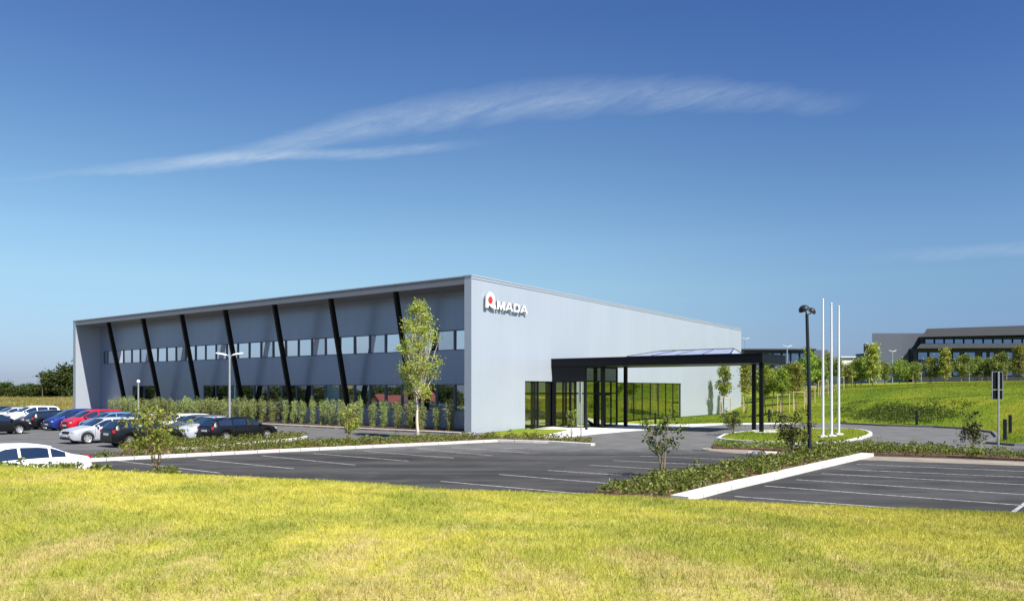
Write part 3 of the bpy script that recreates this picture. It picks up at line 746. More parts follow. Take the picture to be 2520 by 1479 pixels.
# dark ground cover on the berm face
rng = np.random.default_rng(8); pts = []
for _ in range(900):
    u = rng.uniform(2040, 2390); v = rng.uniform(985, 1041)
    dens = math.exp(-((u - 2210) / 105) ** 2) * math.exp(-((v - 1020) / 17) ** 2) + .25 * math.sin(u * .06) * math.sin(v * .21 + u * .03)
    if rng.uniform() > dens * 1.1: continue
    x, y, z = GT(u, v); m_ = rng.integers(18, 60); r_ = rng.uniform(.25, .75)
    q = rng.normal(size=(m_, 3)) * np.array([r_, r_, .07]); q[:, 2] += TH(x + q[:, 0], y + q[:, 1]) - z; pts.append(q + np.array([x, y, z + .08]))
C = np.concatenate(pts); C[:, 2] = np.maximum(C[:, 2], TH(C[:, 0], C[:, 1]) + .02)
M['leaf_cover'] = leafmat('leaf_cover', [(.035, .07, .008), (.07, .11, .012), (.13, .16, .018)])
tag(mesh_obj('ground_cover', leaf_obj_mesh('ground_cover', C, .15, rng, M['leaf_cover'])), 'dark green ground cover spreading over the slope face', 'ground cover', kind='stuff')

# ------------------------------------------------------------------ showroom building (local x = along right wall, y = along left facade)
LS, LT, HB = 58.9, 61.1, 11.28
bld = thing('showroom_building', 'long silver and slate showroom with slanted black columns and glazed ground floor', 'building', C0, ROT)
FT, RC = .64, 2.8          # fin thickness, recess
mb = MB(); gz0, gz1, gh = 6.77, 38.05, 3.8
mb.box(0, gz0, 0, FT, 0, HB); mb.box(gz0, gz1, 0, FT, gh, HB); mb.box(gz1, LS, 0, FT, 0, HB)
mb.obj('end_wall', M['silver'], bld)
mb = MB(); mb.box(0, LS, LT - FT, LT, 0, HB); mb.obj('side_wall', M['silver_end'], bld)
mb = MB(); mb.box(LS - .4, LS, FT, LT - FT, 0, HB - .6); mb.obj('back_wall', M['silver'], bld)
mb = MB(); mb.box(0, LS - .02, FT, LT - FT, 10.72, HB - .02); mb.obj('roof', [M['fascia']], bld)
mb = MB(); mb.box(-.04, LS + .04, -.04, FT + .05, HB, HB + .07); mb.box(-.04, LS + .04, LT - FT - .05, LT + .04, HB, HB + .07)
mb.box(-.04, .45, FT + .05, LT - FT - .05, HB - .02, HB + .05); mb.obj('coping', M['coping'], bld)
mb = MB(); mb.box(0, LS, -.012, 0, HB - .22, HB - .18); mb.obj('parapet_joint', M['grey_frame'], bld)
# recessed facade wall in bands
Z1, Z2, ZL, ZS = 6.17, 7.76, 3.54, 1.45
t0, t1 = FT, LT - FT
lowA, lowB, lowC, lowD = 22.8, 38.2, 47.8, 52.7
mb = MB(); s0, s1 = RC, RC + .3
mb.box(s0, s1, t0, t1, Z2, 10.72); mb.box(s0, s1, t0, t1, ZL, Z1)
mb.box(s0, s1, t0, lowA, 0, ZS); mb.box(s0, s1, lowB, lowC, 0, ZL); mb.box(s0, s1, lowD, t1, 0, ZL); mb.box(s0, s1, lowA, lowB, 0, .25); mb.box(s0, s1, lowC, lowD, 0, .25)
mb.box(s0, s1, t1 - .9, t1, Z1, Z2)
mb.obj('facade_wall', M['blue_panel'], bld)
prng = random.Random(12)
def window_t(ta, tb, za, zb, pm, name='window', s=RC + .06, fw=.07):
    f = MB(); f.box(s, s + .1, ta, tb, za, za + fw); f.box(s, s + .1, ta, tb, zb - fw, zb)
    f.box(s, s + .1, ta, ta + fw, za + fw, zb - fw); f.box(s, s + .1, tb - fw, tb, za + fw, zb - fw)
    o = f.obj(name, M['grey_frame'], bld)
    a, b, c, d = (prng.uniform(-.011, .011) for _ in range(4)); p = s + .05; ya, yb_, zc, zd = ta + fw, tb - fw, za + fw, zb - fw
    g = MB(); g.add([(p + a, ya, zc), (p + a + b, yb_, zc), (p + b + c, yb_, zd), (p + c, ya, zd), (p + .03, ya, zc), (p + .03, yb_, zc), (p + .03, yb_, zd), (p + .03, ya, zd)],
          [(0, 1, 2, 3), (4, 7, 6, 5), (0, 4, 5, 1), (1, 5, 6, 2), (2, 6, 7, 3), (3, 7, 4, 0)]); g.obj('pane', pm, o); return o
cols = [7.72 + 7.55 * k for k in range(7)]
bay = 7.55 / 4
edges = [.7] + [cols[0] - bay * k for k in (3, 2, 1)]
e = cols[0] - 3 * bay
lst = []
tt = cols[0] - 3 * bay
lst.append((.7, tt))
while tt < t1 - 1.0:
    nx_ = min(tt + bay, t1 - .9); lst.append((tt, nx_)); tt = nx_
    if t1 - .9 - tt < .1: break
rr = random.Random(4)
for i, (a, b) in enumerate(lst):
    j = int(round((a - (cols[0] - 3 * bay)) / bay)) % 4
    pm = M['blind'] if (j == 1) else M['pane']
    if a > 57: pm = M['teal_glass'] if a > 58 else M['dark_glass']
    window_t(a + .06, b - .06, Z1, Z2, pm)
    MB().box(RC + .03, RC + .2, b - .055, b + .055, Z1, Z2).obj('mullion', M['grey_frame'], bld)
tt = .7
lw = [(.7, cols[0] - 3 * bay)]
x_ = cols[0] - 3 * bay
while x_ + bay < lowA + .01: lw.append((x_, x_ + bay)); x_ += bay
for i, (a, b) in enumerate(lw):
    window_t(a + .06, b - .06, ZS, ZL, M['pane_low'] if i % 5 != 4 else M['teal_glass']); MB().box(RC + .03, RC + .2, b - .055, b + .055, ZS, ZL).obj('mullion', M['grey_frame'], bld)
k = 8; w_ = (lowB - x_) / k
for i in range(k):
    window_t(x_ + w_ * i + .05, x_ + w_ * (i + 1) - .05, .25, ZL, M['dark_glass'] if i not in (2, 5) else M['teal_glass'] if i == 5 else M['pane_low']); MB().box(RC + .03, RC + .2, x_ + w_ * (i + 1) - .045, x_ + w_ * (i + 1) + .045, .25, ZL).obj('mullion', M['grey_frame'], bld)
for i in range(2):
    window_t(lowC + 2.45 * i + .05, lowC + 2.45 * (i + 1) - .05, .25, ZL, M['dark_glass'] if i == 0 else M['pane_low'])
for t_ in cols:
    m_ = MB(); m_.beam((2.42, t_, 0), (.22, t_, 10.72), .42, .24); m_.obj('column', M['black_steel'], bld)
# right wall glazing
def window_s(sa, sb, za, zb, pm, t=.10, name='window', fw=.07, tr=None, par=None, rot=None):
    f = MB(); f.box(sa, sb, t, t + .12, za, za + fw); f.box(sa, sb, t, t + .12, zb - fw, zb)
    f.box(sa, sa + fw, t, t + .12, za + fw, zb - fw); f.box(sb - fw, sb, t, t + .12, za + fw, zb - fw)
    if tr: f.box(sa + fw, sb - fw, t, t + .12, tr - .05, tr + .05)
    o = f.obj(name, M['dark_frame'], par or bld)
    g = MB(); g.box(sa + fw, sb - fw, t + .05, t + .07, za + fw, zb - fw); g.obj('pane', pm, o); return o
mb = MB(); mb.box(gz0, gz1, .30, .5, 0, gh); mb.obj('reveal_panel', M['dark_frame'], bld)
s_ = gz0
for w in (1.55, .5, 1.9):
    window_s(s_, s_ + w, .05, gh, M['dark_glass'] if w < 1 else M['green_glass'], tr=2.8); s_ += w
s_ = 16.5; k = 11; w = (gz1 - s_) / k
for i in range(k): window_s(s_ + w * i, s_ + w * (i + 1), .05, gh, M['green_glass'], fw=.045)
# vestibule
va, vb, vt = 10.75, 16.4, -3.2
vs = MB()
vs.box(va - .02, va + .1, vt, 0, 3.75, 5.0); vs.box(va, vb, vt, 0, 4.95, 5.0)
for (sa, ta) in ((va, -.36), (va, vt)): vs.box(sa - .03, sa + .16, ta, ta + .34 if ta > -1 else ta + .16, 0, 3.75)
vs.box(va - .02, va + .1, -1.85, -1.65, 0, 3.75); vs.box(va - .01, va + .1, vt + .16, -.36, 2.74, 2.86); vs.box(va - .01, va + .1, vt + .16, -.36, 0, .12)
vs.box(vb - .14, vb, vt, 0, 0, 5.0)
vs.obj('vestibule', M['dark_frame'], bld)
g = MB(); g.box(va + .03, va + .05, vt + .16, -1.85, .12, 3.75); g.box(va + .03, va + .05, -1.65, -.36, .12, 3.75); g.obj('vestibule_glass', M['green_glass'], bld)
window_s(va + .16, 13.5, 3.8, 4.95, M['olive_glass'], vt, fw=.05); window_s(13.5, vb - .14, 3.8, 4.95, M['olive_glass'], vt, fw=.05)
window_s(va + .16, 13.0, .05, 3.8, M['green_glass'], vt, tr=2.8)
def door(sa, sb):
    f = MB(); fw = .09; t = vt
    f.box(sa, sb, t, t + .1, .05, .18); f.box(sa, sb, t, t + .1, 2.62, 2.75); f.box(sa, sa + fw, t, t + .1, .18, 2.62); f.box(sb - fw, sb, t, t + .1, .18, 2.62)
    o = f.obj('door', M['dark_frame'], bld)
    g = MB(); g.box(sa + fw, sb - fw, t + .04, t + .06, .18, 2.62); g.obj('pane', M['green_glass'], o)
    h = MB(); h.tube([(sb - .16, t - .06, .8), (sb - .16, t - .06, 1.5)], .018); h.obj('handle', M['grey_metal'], o)
door(13.02, 14.1); door(14.12, 15.2)
window_s(13.02, 15.2, 2.8, 3.8, M['green_glass'], vt); window_s(15.22, vb - .14, .05, 3.8, M['green_glass'], vt, tr=2.8)
# canopy
cp = MB(); ca, cb, cz0, cz1, ct = 10.6, 16.4, 5.0, 5.63, -17.4
cp.box(ca, cb, ct, -.02, cz0, cz1)
can = cp.obj('canopy', M['canopy'], bld)
tr = MB(); tr.box(ca - .03, cb + .03, ct - .03, -.02, cz1, cz1 + .05); tr.box(ca - .02, ca, ct, -.02, cz0 + .04, cz0 + .08)
tr.obj('edge_trim', M['dark_frame'], can)
for (s_, t_) in ((11.5, -4.4), (15.1, -4.6), (11.7, -17.0), (14.5, -15.6)):
    m_ = MB(); m_.box(s_ - .13, s_ + .13, t_ - .13, t_ + .13, 0, cz0); m_.obj('canopy_column', M['black_steel'], can)
sk = MB(); a, b, ta, tb, z, zr = 12.2, 15.4, -14.6, -6.2, cz1 + .05, cz1 + .58
sm = (a + b) / 2
v = [(a, ta, z + .1), (b, ta, z + .1), (b, tb, z + .1), (a, tb, z + .1), (sm, ta + .3, zr), (sm, tb - 2.2, zr)]
sk.add(v, [(0, 3, 5, 4), (1, 4, 5, 2), (0, 4, 1), (3, 2, 5), (0, 1, 2, 3)]); sky_o = sk.obj('skylight', M['sky_glass'], can)
fr = MB(); fr.box(a - .05, b + .05, ta - .05, tb + .05, cz1 + .05, z + .1)
for i in range(5):
    q = i / 4; p0 = Vector((a, ta + (tb - ta) * q, z + .1)); p1 = Vector((sm, ta + .3 + (tb - 2.2 - ta - .3) * q, zr))
    fr.tube([p0, p1], .045, 6); fr.tube([Vector((b, p0.y, p0.z)), p1], .045, 6)
fr.tube([v[4], v[5]], .05, 6); fr.obj('skylight_frame', M['bg_band'], can)

# sign letters on the silver wall (x along wall from the corner; mounted in front of it)
sign = thing('wall_sign', 'white raised letters with a red disc high on the silver end wall', 'sign', C0 + E1 * 1.33 + Vector((0, 0, 9.1)) + E2 * -.05, ROT)
def arc(cx, cz, r, a0, a1, n): return [(cx + r * math.cos(R(a0 + (a1 - a0) * i / n)), cz + r * math.sin(R(a0 + (a1 - a0) * i / n))) for i in range(n + 1)]
def letter(poly, holes=(), name='letter', d=.13, y0=-.20, mat=None):
    """poly in (x, z); extruded toward -y; holes bridged with a keyhole cut"""
    bm = bmesh.new(); ed = []
    for lp in [list(poly)] + [list(h) for h in holes]:
        vs = [bm.verts.new((p[0], y0, p[1])) for p in lp]
        ed += [bm.edges.new((vs[i], vs[(i + 1) % len(vs)])) for i in range(len(vs))]
    bmesh.ops.triangle_fill(bm, edges=ed, use_beauty=True, use_dissolve=False)
    r = bmesh.ops.extrude_face_region(bm, geom=bm.faces[:]); ev = [x for x in r['geom'] if isinstance(x, bmesh.types.BMVert)]
    bmesh.ops.translate(bm, verts=ev, vec=(0, d, 0)); bmesh.ops.recalc_face_normals(bm, faces=bm.faces)
    me = bpy.data.meshes.new(name); bm.to_mesh(me); bm.free()
    me.materials.append(mat or M['white_paint']); me.materials.append(M['sign_edge'])
    for p in me.polygons:
        if abs(p.normal.y) < .5: p.material_index = 1
    return mesh_obj(name, me, sign)
lw_ = 1.34; cr = .56
big = [(0.02, 0), (.34, 0), (.42, .22)] + [(.62, .12), (.80, .04), (.98, 0), (1.34, 0), (1.26, .18), (1.15, .42)] + arc(.60, .62, cr, -5, 185, 22) + [(.04, .5)]
letter(big)
letter(arc(.58, .60, .27, 0, 360, 24)[:-1], name='red_disc', d=.03, y0=-.235, mat=M['red_paint'])
h = .62
def shift(p, dx): return [(x + dx, z) for x, z in p]
Mp = [(0, 0), (.19, 0), (.19, .37), (.40, 0), (.56, 0), (.77, .37), (.77, 0), (.96, 0), (.96, h), (.72, h), (.48, .22), (.24, h), (0, h)]
Ap = [(0, 0), (.22, 0), (.29, .12), (.71, .12), (.78, 0), (1.0, 0), (.61, h), (.39, h)]; Ah = [(.36, .23), (.50, .50), (.64, .23)]
Dp = [(0, 0), (.5, 0)] + arc(.55, .31, .31, -80, 80, 12) + [(.5, h), (0, h)]; Dh = [(.21, .13), (.21, .49), (.48, .49)] + arc(.48, .31, .18, 80, -80, 8) + [(.48, .13)]
letter(shift(Mp, 1.44)); letter(shift(Ap, 2.47), [shift(Ah, 2.47)]); letter(shift(Dp, 3.55), [shift(Dh, 3.55)]); letter(shift(Ap, 4.46), [shift(Ah, 4.46)])

# bed with upright shrubs along the facade
mbed = MB()
def loc(s, t, z=0): return C0 + E1 * s + E2 * t + Vector((0, 0, z))
poly = [tuple(loc(s, t)[:2]) for s, t in ((-1.35, 0.0), (2.78, .66), (2.78, 60.4), (-1.35, 60.4))]
mbed.prism(poly, -.1, .08); tag(mbed.obj('planting_bed', M['soil']), 'mulched bed along the foot of the slate facade', 'planting bed', kind='structure')
kerb([tuple(loc(-1.35, t)[:2]) for t in (-1.2, 20, 40, 60.4)], -.3, .13, M['concrete'], 'pale kerb in front of the facade bed')
def upright_kind(seed):
    rng = np.random.default_rng(seed); mb = MB(); cl = []
    for k in range(9):
        a = rng.uniform(0, 2 * math.pi); rr = rng.uniform(.1, .34); h = rng.uniform(1.5, 2.15)
        tip = Vector((rr * math.cos(a), rr * math.sin(a), h)); b = tip * .3; b.z = 0
        mb.tube([b, b.lerp(tip, .5), tip], [.016, .012, .004], 4, cap=False)
        for t in np.linspace(.08, 1, 8): cl.append(tuple(b.lerp(tip, t) + Vector((rng.normal(), rng.normal(), 0)) * .07))
    cl = np.array(cl); idx = np.repeat(np.arange(len(cl)), 24)
    pts = cl[idx] + rng.normal(size=(len(idx), 3)) * np.array([.085, .085, .12]); pts[:, 2] = np.maximum(pts[:, 2], .05)
    return mb.mesh('upright_stems', M['twig'], 60), leaf_obj_mesh('upright_leaves', pts, .12, rng, M['leaf_hedge'], .32, .9)
uk = [upright_kind(40 + i) for i in range(5)]
rr = random.Random(9); t_ = 2.4; i = 0
while t_ < 53:
    if i < 16: lab = ORD[i] + ' upright leafy shrub from the silver corner along the slate facade'
    else: lab = 'upright leafy shrub in the dense left stretch of the facade hedge row'
    shrub_thing(uk[i % 5], 'upright_shrub', lab, loc(.6 + rr.uniform(-.15, .15), t_, .08), rr.uniform(0, 6.3), (rr.uniform(.85, 1.15), rr.uniform(.85, 1.15), rr.uniform(.86, 1.06)), 'upright shrubs along the slate facade')
    t_ += rr.choice([1.12, 1.25, 1.4, 1.5]) if t_ < 26 else rr.uniform(.95, 1.2); i += 1

# ------------------------------------------------------------------ cars
def pinterp(x, pts):
    return float(np.interp(x, [p[0] for p in pts], [p[1] for p in pts]))
STY = {
 'saloon': dict(L=4.55, W=.89, top=[(-2.27, .50), (-2.25, .78), (-2.16, .93), (-1.62, 1.03), (-1.02, 1.34), (-.6, 1.42), (0, 1.445), (.40, 1.41), (1.18, 1.0), (1.35, .965), (1.9, .86), (2.15, .73), (2.26, .5)],
                ws=(.44, 1.14), rw=(-1.55, -1.0), sw=[(.02, 1.0), (-.86, -.06), (-1.36, -.93)], belt=.93),
 'estate': dict(L=4.65, W=.90, top=[(-2.32, .52), (-2.305, .88), (-2.25, 1.0), (-1.92, 1.36), (-1.6, 1.435), (-.4, 1.48), (.05, 1.475), (.42, 1.43), (1.2, 1.0), (1.38, .965), (1.95, .86), (2.2, .73), (2.32, .5)],
                ws=(.46, 1.16), rw=(-2.24, -1.95), sw=[(.04, 1.02), (-.9, -.04), (-1.82, -.98)], belt=.94),
 'hatchback': dict(L=4.05, W=.86, top=[(-2.03, .5), (-2.02, .88), (-1.95, 1.02), (-1.62, 1.36), (-1.35, 1.435), (-.3, 1.48), (.1, 1.475), (.45, 1.42), (1.15, 1.03), (1.3, .99), (1.75, .87), (1.94, .73), (2.02, .5)],
                ws=(.48, 1.12), rw=(-1.94, -1.64), sw=[(.02, .98), (-.82, -.06), (-1.45, -.9)], belt=.95),
 'people_carrier': dict(L=4.25, W=.89, top=[(-2.13, .5), (-2.12, .95), (-2.05, 1.08), (-1.78, 1.5), (-1.5, 1.585), (-.3, 1.63), (.2, 1.61), (.55, 1.53), (1.38, 1.07), (1.5, 1.03), (1.86, .9), (2.04, .75), (2.12, .5)],
                ws=(.58, 1.34), rw=(-2.04, -1.8), sw=[(.08, 1.15), (-.86, 0), (-1.66, -.94)], belt=.98),
 'van': dict(L=4.6, W=.92, top=[(-2.3, .5), (-2.295, 1.2), (-2.26, 1.72), (-2.1, 1.83), (-.4, 1.88), (.5, 1.86), (.85, 1.76), (1.5, 1.14), (1.62, 1.08), (2.05, .95), (2.22, .78), (2.3, .5)],
                ws=(.88, 1.46), rw=(-2.29, -2.24), sw=[(.35, 1.3), (-.8, .2), (-2.0, -.95)], belt=1.08),
}
def car_meshes(style):
    st = STY[style]; L2 = st['L'] / 2; W = st['W']; top = st['top']; xf, xr, rw_, ar = L2 - .88, -L2 + .92, .315, .375
    xs = set(np.round(np.linspace(-L2, L2, 27), 3)); xs |= {round(p[0], 3) for p in top if -L2 < p[0] < L2}
    for xw in (xf, xr):
        for k in range(13): xs.add(round(xw + ar * math.cos(math.pi * k / 12), 4))
        xs |= {round(xw - ar - .012, 4), round(xw + ar + .012, 4)}
    xs = sorted(x for x in xs if -L2 <= x <= L2)
    def ztop(x):
        return sum(pinterp(x + d, top) for d in (-.05, 0, .05)) / 3
    def zbot(x):
        z = .20 + .16 * max(0, (abs(x) - L2 + .25) / .25) ** 2
        for xw in (xf, xr):
            if abs(x - xw) < ar: z = max(z, .30 + math.sqrt(ar * ar - (x - xw) ** 2))
        return z
    def sec(x):
        e = abs(x) / L2; w = W * (1 - .05 * e ** 2 - .20 * max(0, (e - .82) / .18) ** 2.2)
        zt = ztop(x); zb = zbot(x); be = min(st['belt'] + .03 * (-x / L2), zt - .045)
        g = min(1, max(0, (zt - be - .045) / .42)); wt = w * (.90 + (.755 - .90) * g)
        return [(0, zb), (w * .93, zb), (w * .985, zb + .08), (w, max(zb + .12, .62)), (w * .985, max(be - .07, zb + .16)), (w * .955, be),
                (wt, zt - (.02 + .055 * g)), (wt * .86, zt - .012), (wt * .45, zt - .002), (0, zt + .004)]
    nk = 10; mb = MB(); vs = []
    for x in xs: vs += [(x, y, z) for y, z in sec(x)] + [(x, -y, z) for y, z in sec(x)]
    fs = []
    for i in range(len(xs) - 1):
        for s in (0, 1):
            for k in range(nk - 1):
                a = i * 2 * nk + s * nk + k; b = a + 2 * nk; fs.append((a, b, b + 1, a + 1))
    for i in (0, len(xs) - 1):
        o = i * 2 * nk; fs.append(tuple(range(o, o + nk)) + tuple(range(o + 2 * nk - 1, o + nk - 1, -1)))
    mb.add(vs, fs)
    # bumpers line, sill shadow gap
    body = mb
    def Sf(x, k, s):
        p = sec(x); k0 = min(int(k), nk - 2); f = k - k0
        return Vector((x, s * (p[k0][0] * (1 - f) + p[k0 + 1][0] * f), p[k0][1] * (1 - f) + p[k0 + 1][1] * f))
    def patch(x0, x1, nx, ks, off=.008, side=1):
        m = MB(); rows = []
        for i in range(nx + 1):
            x = x0 + (x1 - x0) * i / nx; row = []
            for (k, s) in ks:
                p = Sf(x, k, s); dx = Sf(x + .02, k, s) - Sf(x - .02, k, s); dk = Sf(x, min(k + .1, 8.99), s) - Sf(x, k - .1, s)
                nn = dx.cross(dk); nn = nn.normalized() if nn.length > 1e-9 else Vector((0, s, 0))
                if nn.dot(Vector((p.x * .15, p.y, p.z - .75))) < 0: nn = -nn
                row.append(p + nn * off)
            rows.append(row)
        c = len(ks); vv = [p for r in rows for p in r]
        ff = [(i * c + j, i * c + j + 1, (i + 1) * c + j + 1, (i + 1) * c + j) for i in range(nx) for j in range(c - 1)]
        m.add(vv, ff); return m
    out = {}
    out['body'] = body.mesh(style + '_body', None, 32)
    cross = [(k, 1) for k in (6.25, 7, 8, 9)] + [(k, -1) for k in (8, 7, 6.25)]
    out['windscreen'] = patch(*st['ws'], 6, cross).mesh('windscreen', M['car_glass'], 60)
    out['rear_window'] = patch(*st['rw'], 4, cross).mesh('rear_window', M['car_glass'], 60)
    out['side_window'] = [patch(a, b, 6, [(k, s) for k in (5.10, 5.4, 5.7, 5.92)], .008).mesh('side_window', M['car_glass'], 60) for (a, b) in st['sw'] for s in (1, -1)]
    t = MB(); t.lathe([(.20, -.09), (.29, -.10), (.31, -.06), (.315, 0), (.31, .06), (.29, .10), (.20, .09)], 22, axis='y'); out['tyre'] = t.mesh('tyre', M['tyre'], 50)
    r = MB(); r.lathe([(.0, .055), (.05, .06), (.06, .045)], 12, axis='y')
    r.lathe([(.165, .07), (.205, .095), (.215, .085), (.2, -.09)], 22, axis='y')
    for q in range(5):
        a = 2 * math.pi * q / 5; ca, sa = math.cos(a), math.sin(a); w = .05
        pts = [(ca * .03 - sa * w, .055, sa * .03 + ca * w), (ca * .03 + sa * w, .055, sa * .03 - ca * w), (ca * .19 + sa * w * .9, .075, sa * .19 - ca * w * .9), (ca * .19 - sa * w * .9, .075, sa * .19 + ca * w * .9)]
        r.add(pts + [(p[0], .0, p[2]) for p in pts], [(0, 1, 2, 3), (0, 4, 5, 1), (1, 5, 6, 2), (2, 6, 7, 3), (3, 7, 4, 0)])
    out['rim'] = r.mesh('rim', M['rim'], 40)
    k = MB(); k.lathe([(0, .02), (.19, .02), (.19, -.05), (0, -.05)], 16, axis='y'); out['hub'] = k.mesh('brake_disc', M['black_plastic'], 40)
    h = MB(); h.ell((0, 0, 0), (.17, .19, .085), 12, 8); out['headlight'] = h.mesh('headlight', M['headlamp'], 60)
    t = MB(); t.box(-.06, .06, -.13, .13, -.085, .085); out['tail_light'] = t.mesh('tail_light', M['tail'])
    g = MB(); g.box(-.03, .03, -.40, .40, -.07, .07); out['grille'] = g.mesh('grille', M['black_plastic'])
    b = MB(); b.box(-.05, .05, -.62, .62, -.06, .06); out['lower_grille'] = b.mesh('bumper_strip', M['black_plastic'])
    p = MB(); p.box(-.01, .01, -.26, .26, -.055, .055); out['plate'] = p.mesh('number_plate', M['plate'])
    w = MB(); w.ell((0, 0, 0), (.07, .11, .075), 10, 6); out['mirror'] = w.mesh('mirror', None, 60)
    c = MB()
    for x in (.0 + st['sw'][0][0] - .04, st['sw'][1][0] - .03, st['sw'][0][1] + .02):
        for s in (1, -1):
            q = [Sf(x, kk, s) + Vector((0, s * .004, 0)) for kk in (2.3, 3, 3.5, 4, 5)]
            for a_, b_ in zip(q[:-1], q[1:]): c.quad(a_ + Vector((-.008, 0, 0)), a_ + Vector((.008, 0, 0)), b_ + Vector((.008, 0, 0)), b_ + Vector((-.008, 0, 0)))
    out['seam'] = c.mesh('door_seam', M['black_plastic'])
    hd = MB(); hd.box(-.09, .09, -.012, .012, -.018, .018); out['door_handle'] = hd.mesh('door_handle', M['black_plastic'])
    out['geo'] = dict(L2=L2, W=W, xf=xf, xr=xr, sec=sec, Sf=Sf, st=st)
    return out
CARM = {k: car_meshes(k) for k in STY}
def with_mat(me, mat):
    key = me.name + '|' + mat.name
    if key not in bpy.data.meshes:
        m = me.copy(); m.materials.clear(); m.materials.append(mat); m.name = key
    return bpy.data.meshes[key]
def car(style, col, label, x, y, ang, group='cars in the left car park'):
    cm = CARM[style]; ge = cm['geo']; L2, W = ge['L2'], ge['W']
    t = thing('parked_car' if style != 'van' else 'parked_van', label, 'car' if style != 'van' else 'van', (x, y, 0), ang, group)
    pm = P[col]
    body = mesh_obj('body', with_mat(cm['body'], pm), t); mesh_obj('door_seam', cm['seam'], body)
    mesh_obj('windscreen', cm['windscreen'], t); mesh_obj('rear_window', cm['rear_window'], t)
    for w in cm['side_window']: mesh_obj('side_window', w, t)
    for xw in (ge['xf'], ge['xr']):
        for s in (1, -1):
            w = mesh_obj('wheel', cm['hub'], t); w.location = (xw, s * (W - .115), .315); w.rotation_euler = (0, 0, 0 if s > 0 else math.pi)
            mesh_obj('tyre', cm['tyre'], w); mesh_obj('rim', cm['rim'], w)
    for s in (1, -1):
        h = mesh_obj('headlight', cm['headlight'], t); h.location = (L2 - .23, s * (W - .27), .70); h.rotation_euler = (0, R(20), s * R(-30))
        q = mesh_obj('tail_light', cm['tail_light'], t); q.location = (-L2 + (.19 if style == 'saloon' else .13), s * (W - (.275 if style == 'saloon' else .255)), .88 if style != 'van' else 1.05); q.rotation_euler = (0, R(-6), s * R(28))
        m = mesh_obj('mirror', with_mat(cm['mirror'], pm), t); m.location = (ge['st']['sw'][0][1] - .12, s * (W + .05), ge['st']['belt'] + .07)
        for k in (0, 1):
            a, b = ge['st']['sw'][k]; hp = ge['Sf'](a + .12, 4.15, s); d = mesh_obj('door_handle', with_mat(cm['door_handle'], pm), t); d.location = hp + Vector((0, s * .012, 0))
    g = mesh_obj('grille', cm['grille'], t); g.location = (L2 - .045, 0, .66)
    g = mesh_obj('bumper_strip', cm['lower_grille'], t); g.location = (L2 - .045, 0, .34)
    g = mesh_obj('bumper_strip', cm['lower_grille'], t); g.location = (-L2 + .045, 0, .40)
    g = mesh_obj('number_plate', cm['plate'], t); g.location = (L2 - .0, 0, .48)
    g = mesh_obj('number_plate', cm['plate'], t); g.location = (-L2 + .004, 0, .72)
    return t
A1 = ROT; A1b = ROT + math.pi
B0 = Vector((-18.9, 46.7)); e2 = Vector((E2.x, E2.y)); e1 = Vector((E1.x, E1.y))
def rowB(t, s=0): p = B0 + e2 * t + e1 * s; return p.x, p.y
car('saloon', 'white', 'white saloon nearest the meadow with only roof and windows above the grass', -16.1, 23.5, A1b)
car('hatchback', 'black', 'black hatchback with red tail lights behind the leafy near shrub', -20.9, 41.6, A1)
car('estate', 'silver', 'silver estate facing out beside the black hatchback', -24.45, 44.3, A1b)
car('saloon', 'black', 'black saloon cut by the left picture edge, front wheel showing', -36.3, 51.3, A1)
car('estate', 'black', 'long black estate behind the silver lamp post', -16.8, 45.2, A1)
car('saloon', 'pearl', 'white saloon facing out beside the long black estate', *rowB(0), A1b)
car('hatchback', 'grey', 'dark grey hatchback behind the white saloon, windscreen showing', *rowB(2.7, .5), A1b)
car('estate', 'white', 'white estate with only roof and rear windows showing over the dark grey hatchback', *rowB(5.4, .9), A1b)
car('saloon', 'silver', 'silver saloon between the grey saloon and the white estate', *rowB(8.1), A1b)
car('saloon', 'grey', 'grey saloon beside the silver saloon in the middle row', *rowB(10.7, .4), A1b)
car('hatchback', 'light', 'pale metallic blue hatchback right of the red car', *rowB(13.2), A1b)
car('people_carrier', 'red', 'bright red people carrier between the blue cars', *rowB(15.8), A1b)
car('people_carrier', 'blue', 'deep blue people carrier left of the red one', *rowB(18.8), A1b)
car('estate', 'black', 'black estate with its tail out left of the deep blue car', *rowB(21.6), A1)
car('saloon', 'grey', 'dark grey saloon near the left picture edge in the middle row', *rowB(24.4, .3), A1b)
C_ = lambda u, Y: (AT(u, Y), Y)
car('people_carrier', 'white', 'white people carrier in the far row near the left edge', *C_(84, 68), A1 + R(180))
car('saloon', 'silver', 'silver saloon in the far row left of the white people carrier', *C_(36, 70), A1b)
car('hatchback', 'black', 'black hatchback at the far left end of the far row', *C_(2, 72), A1b)

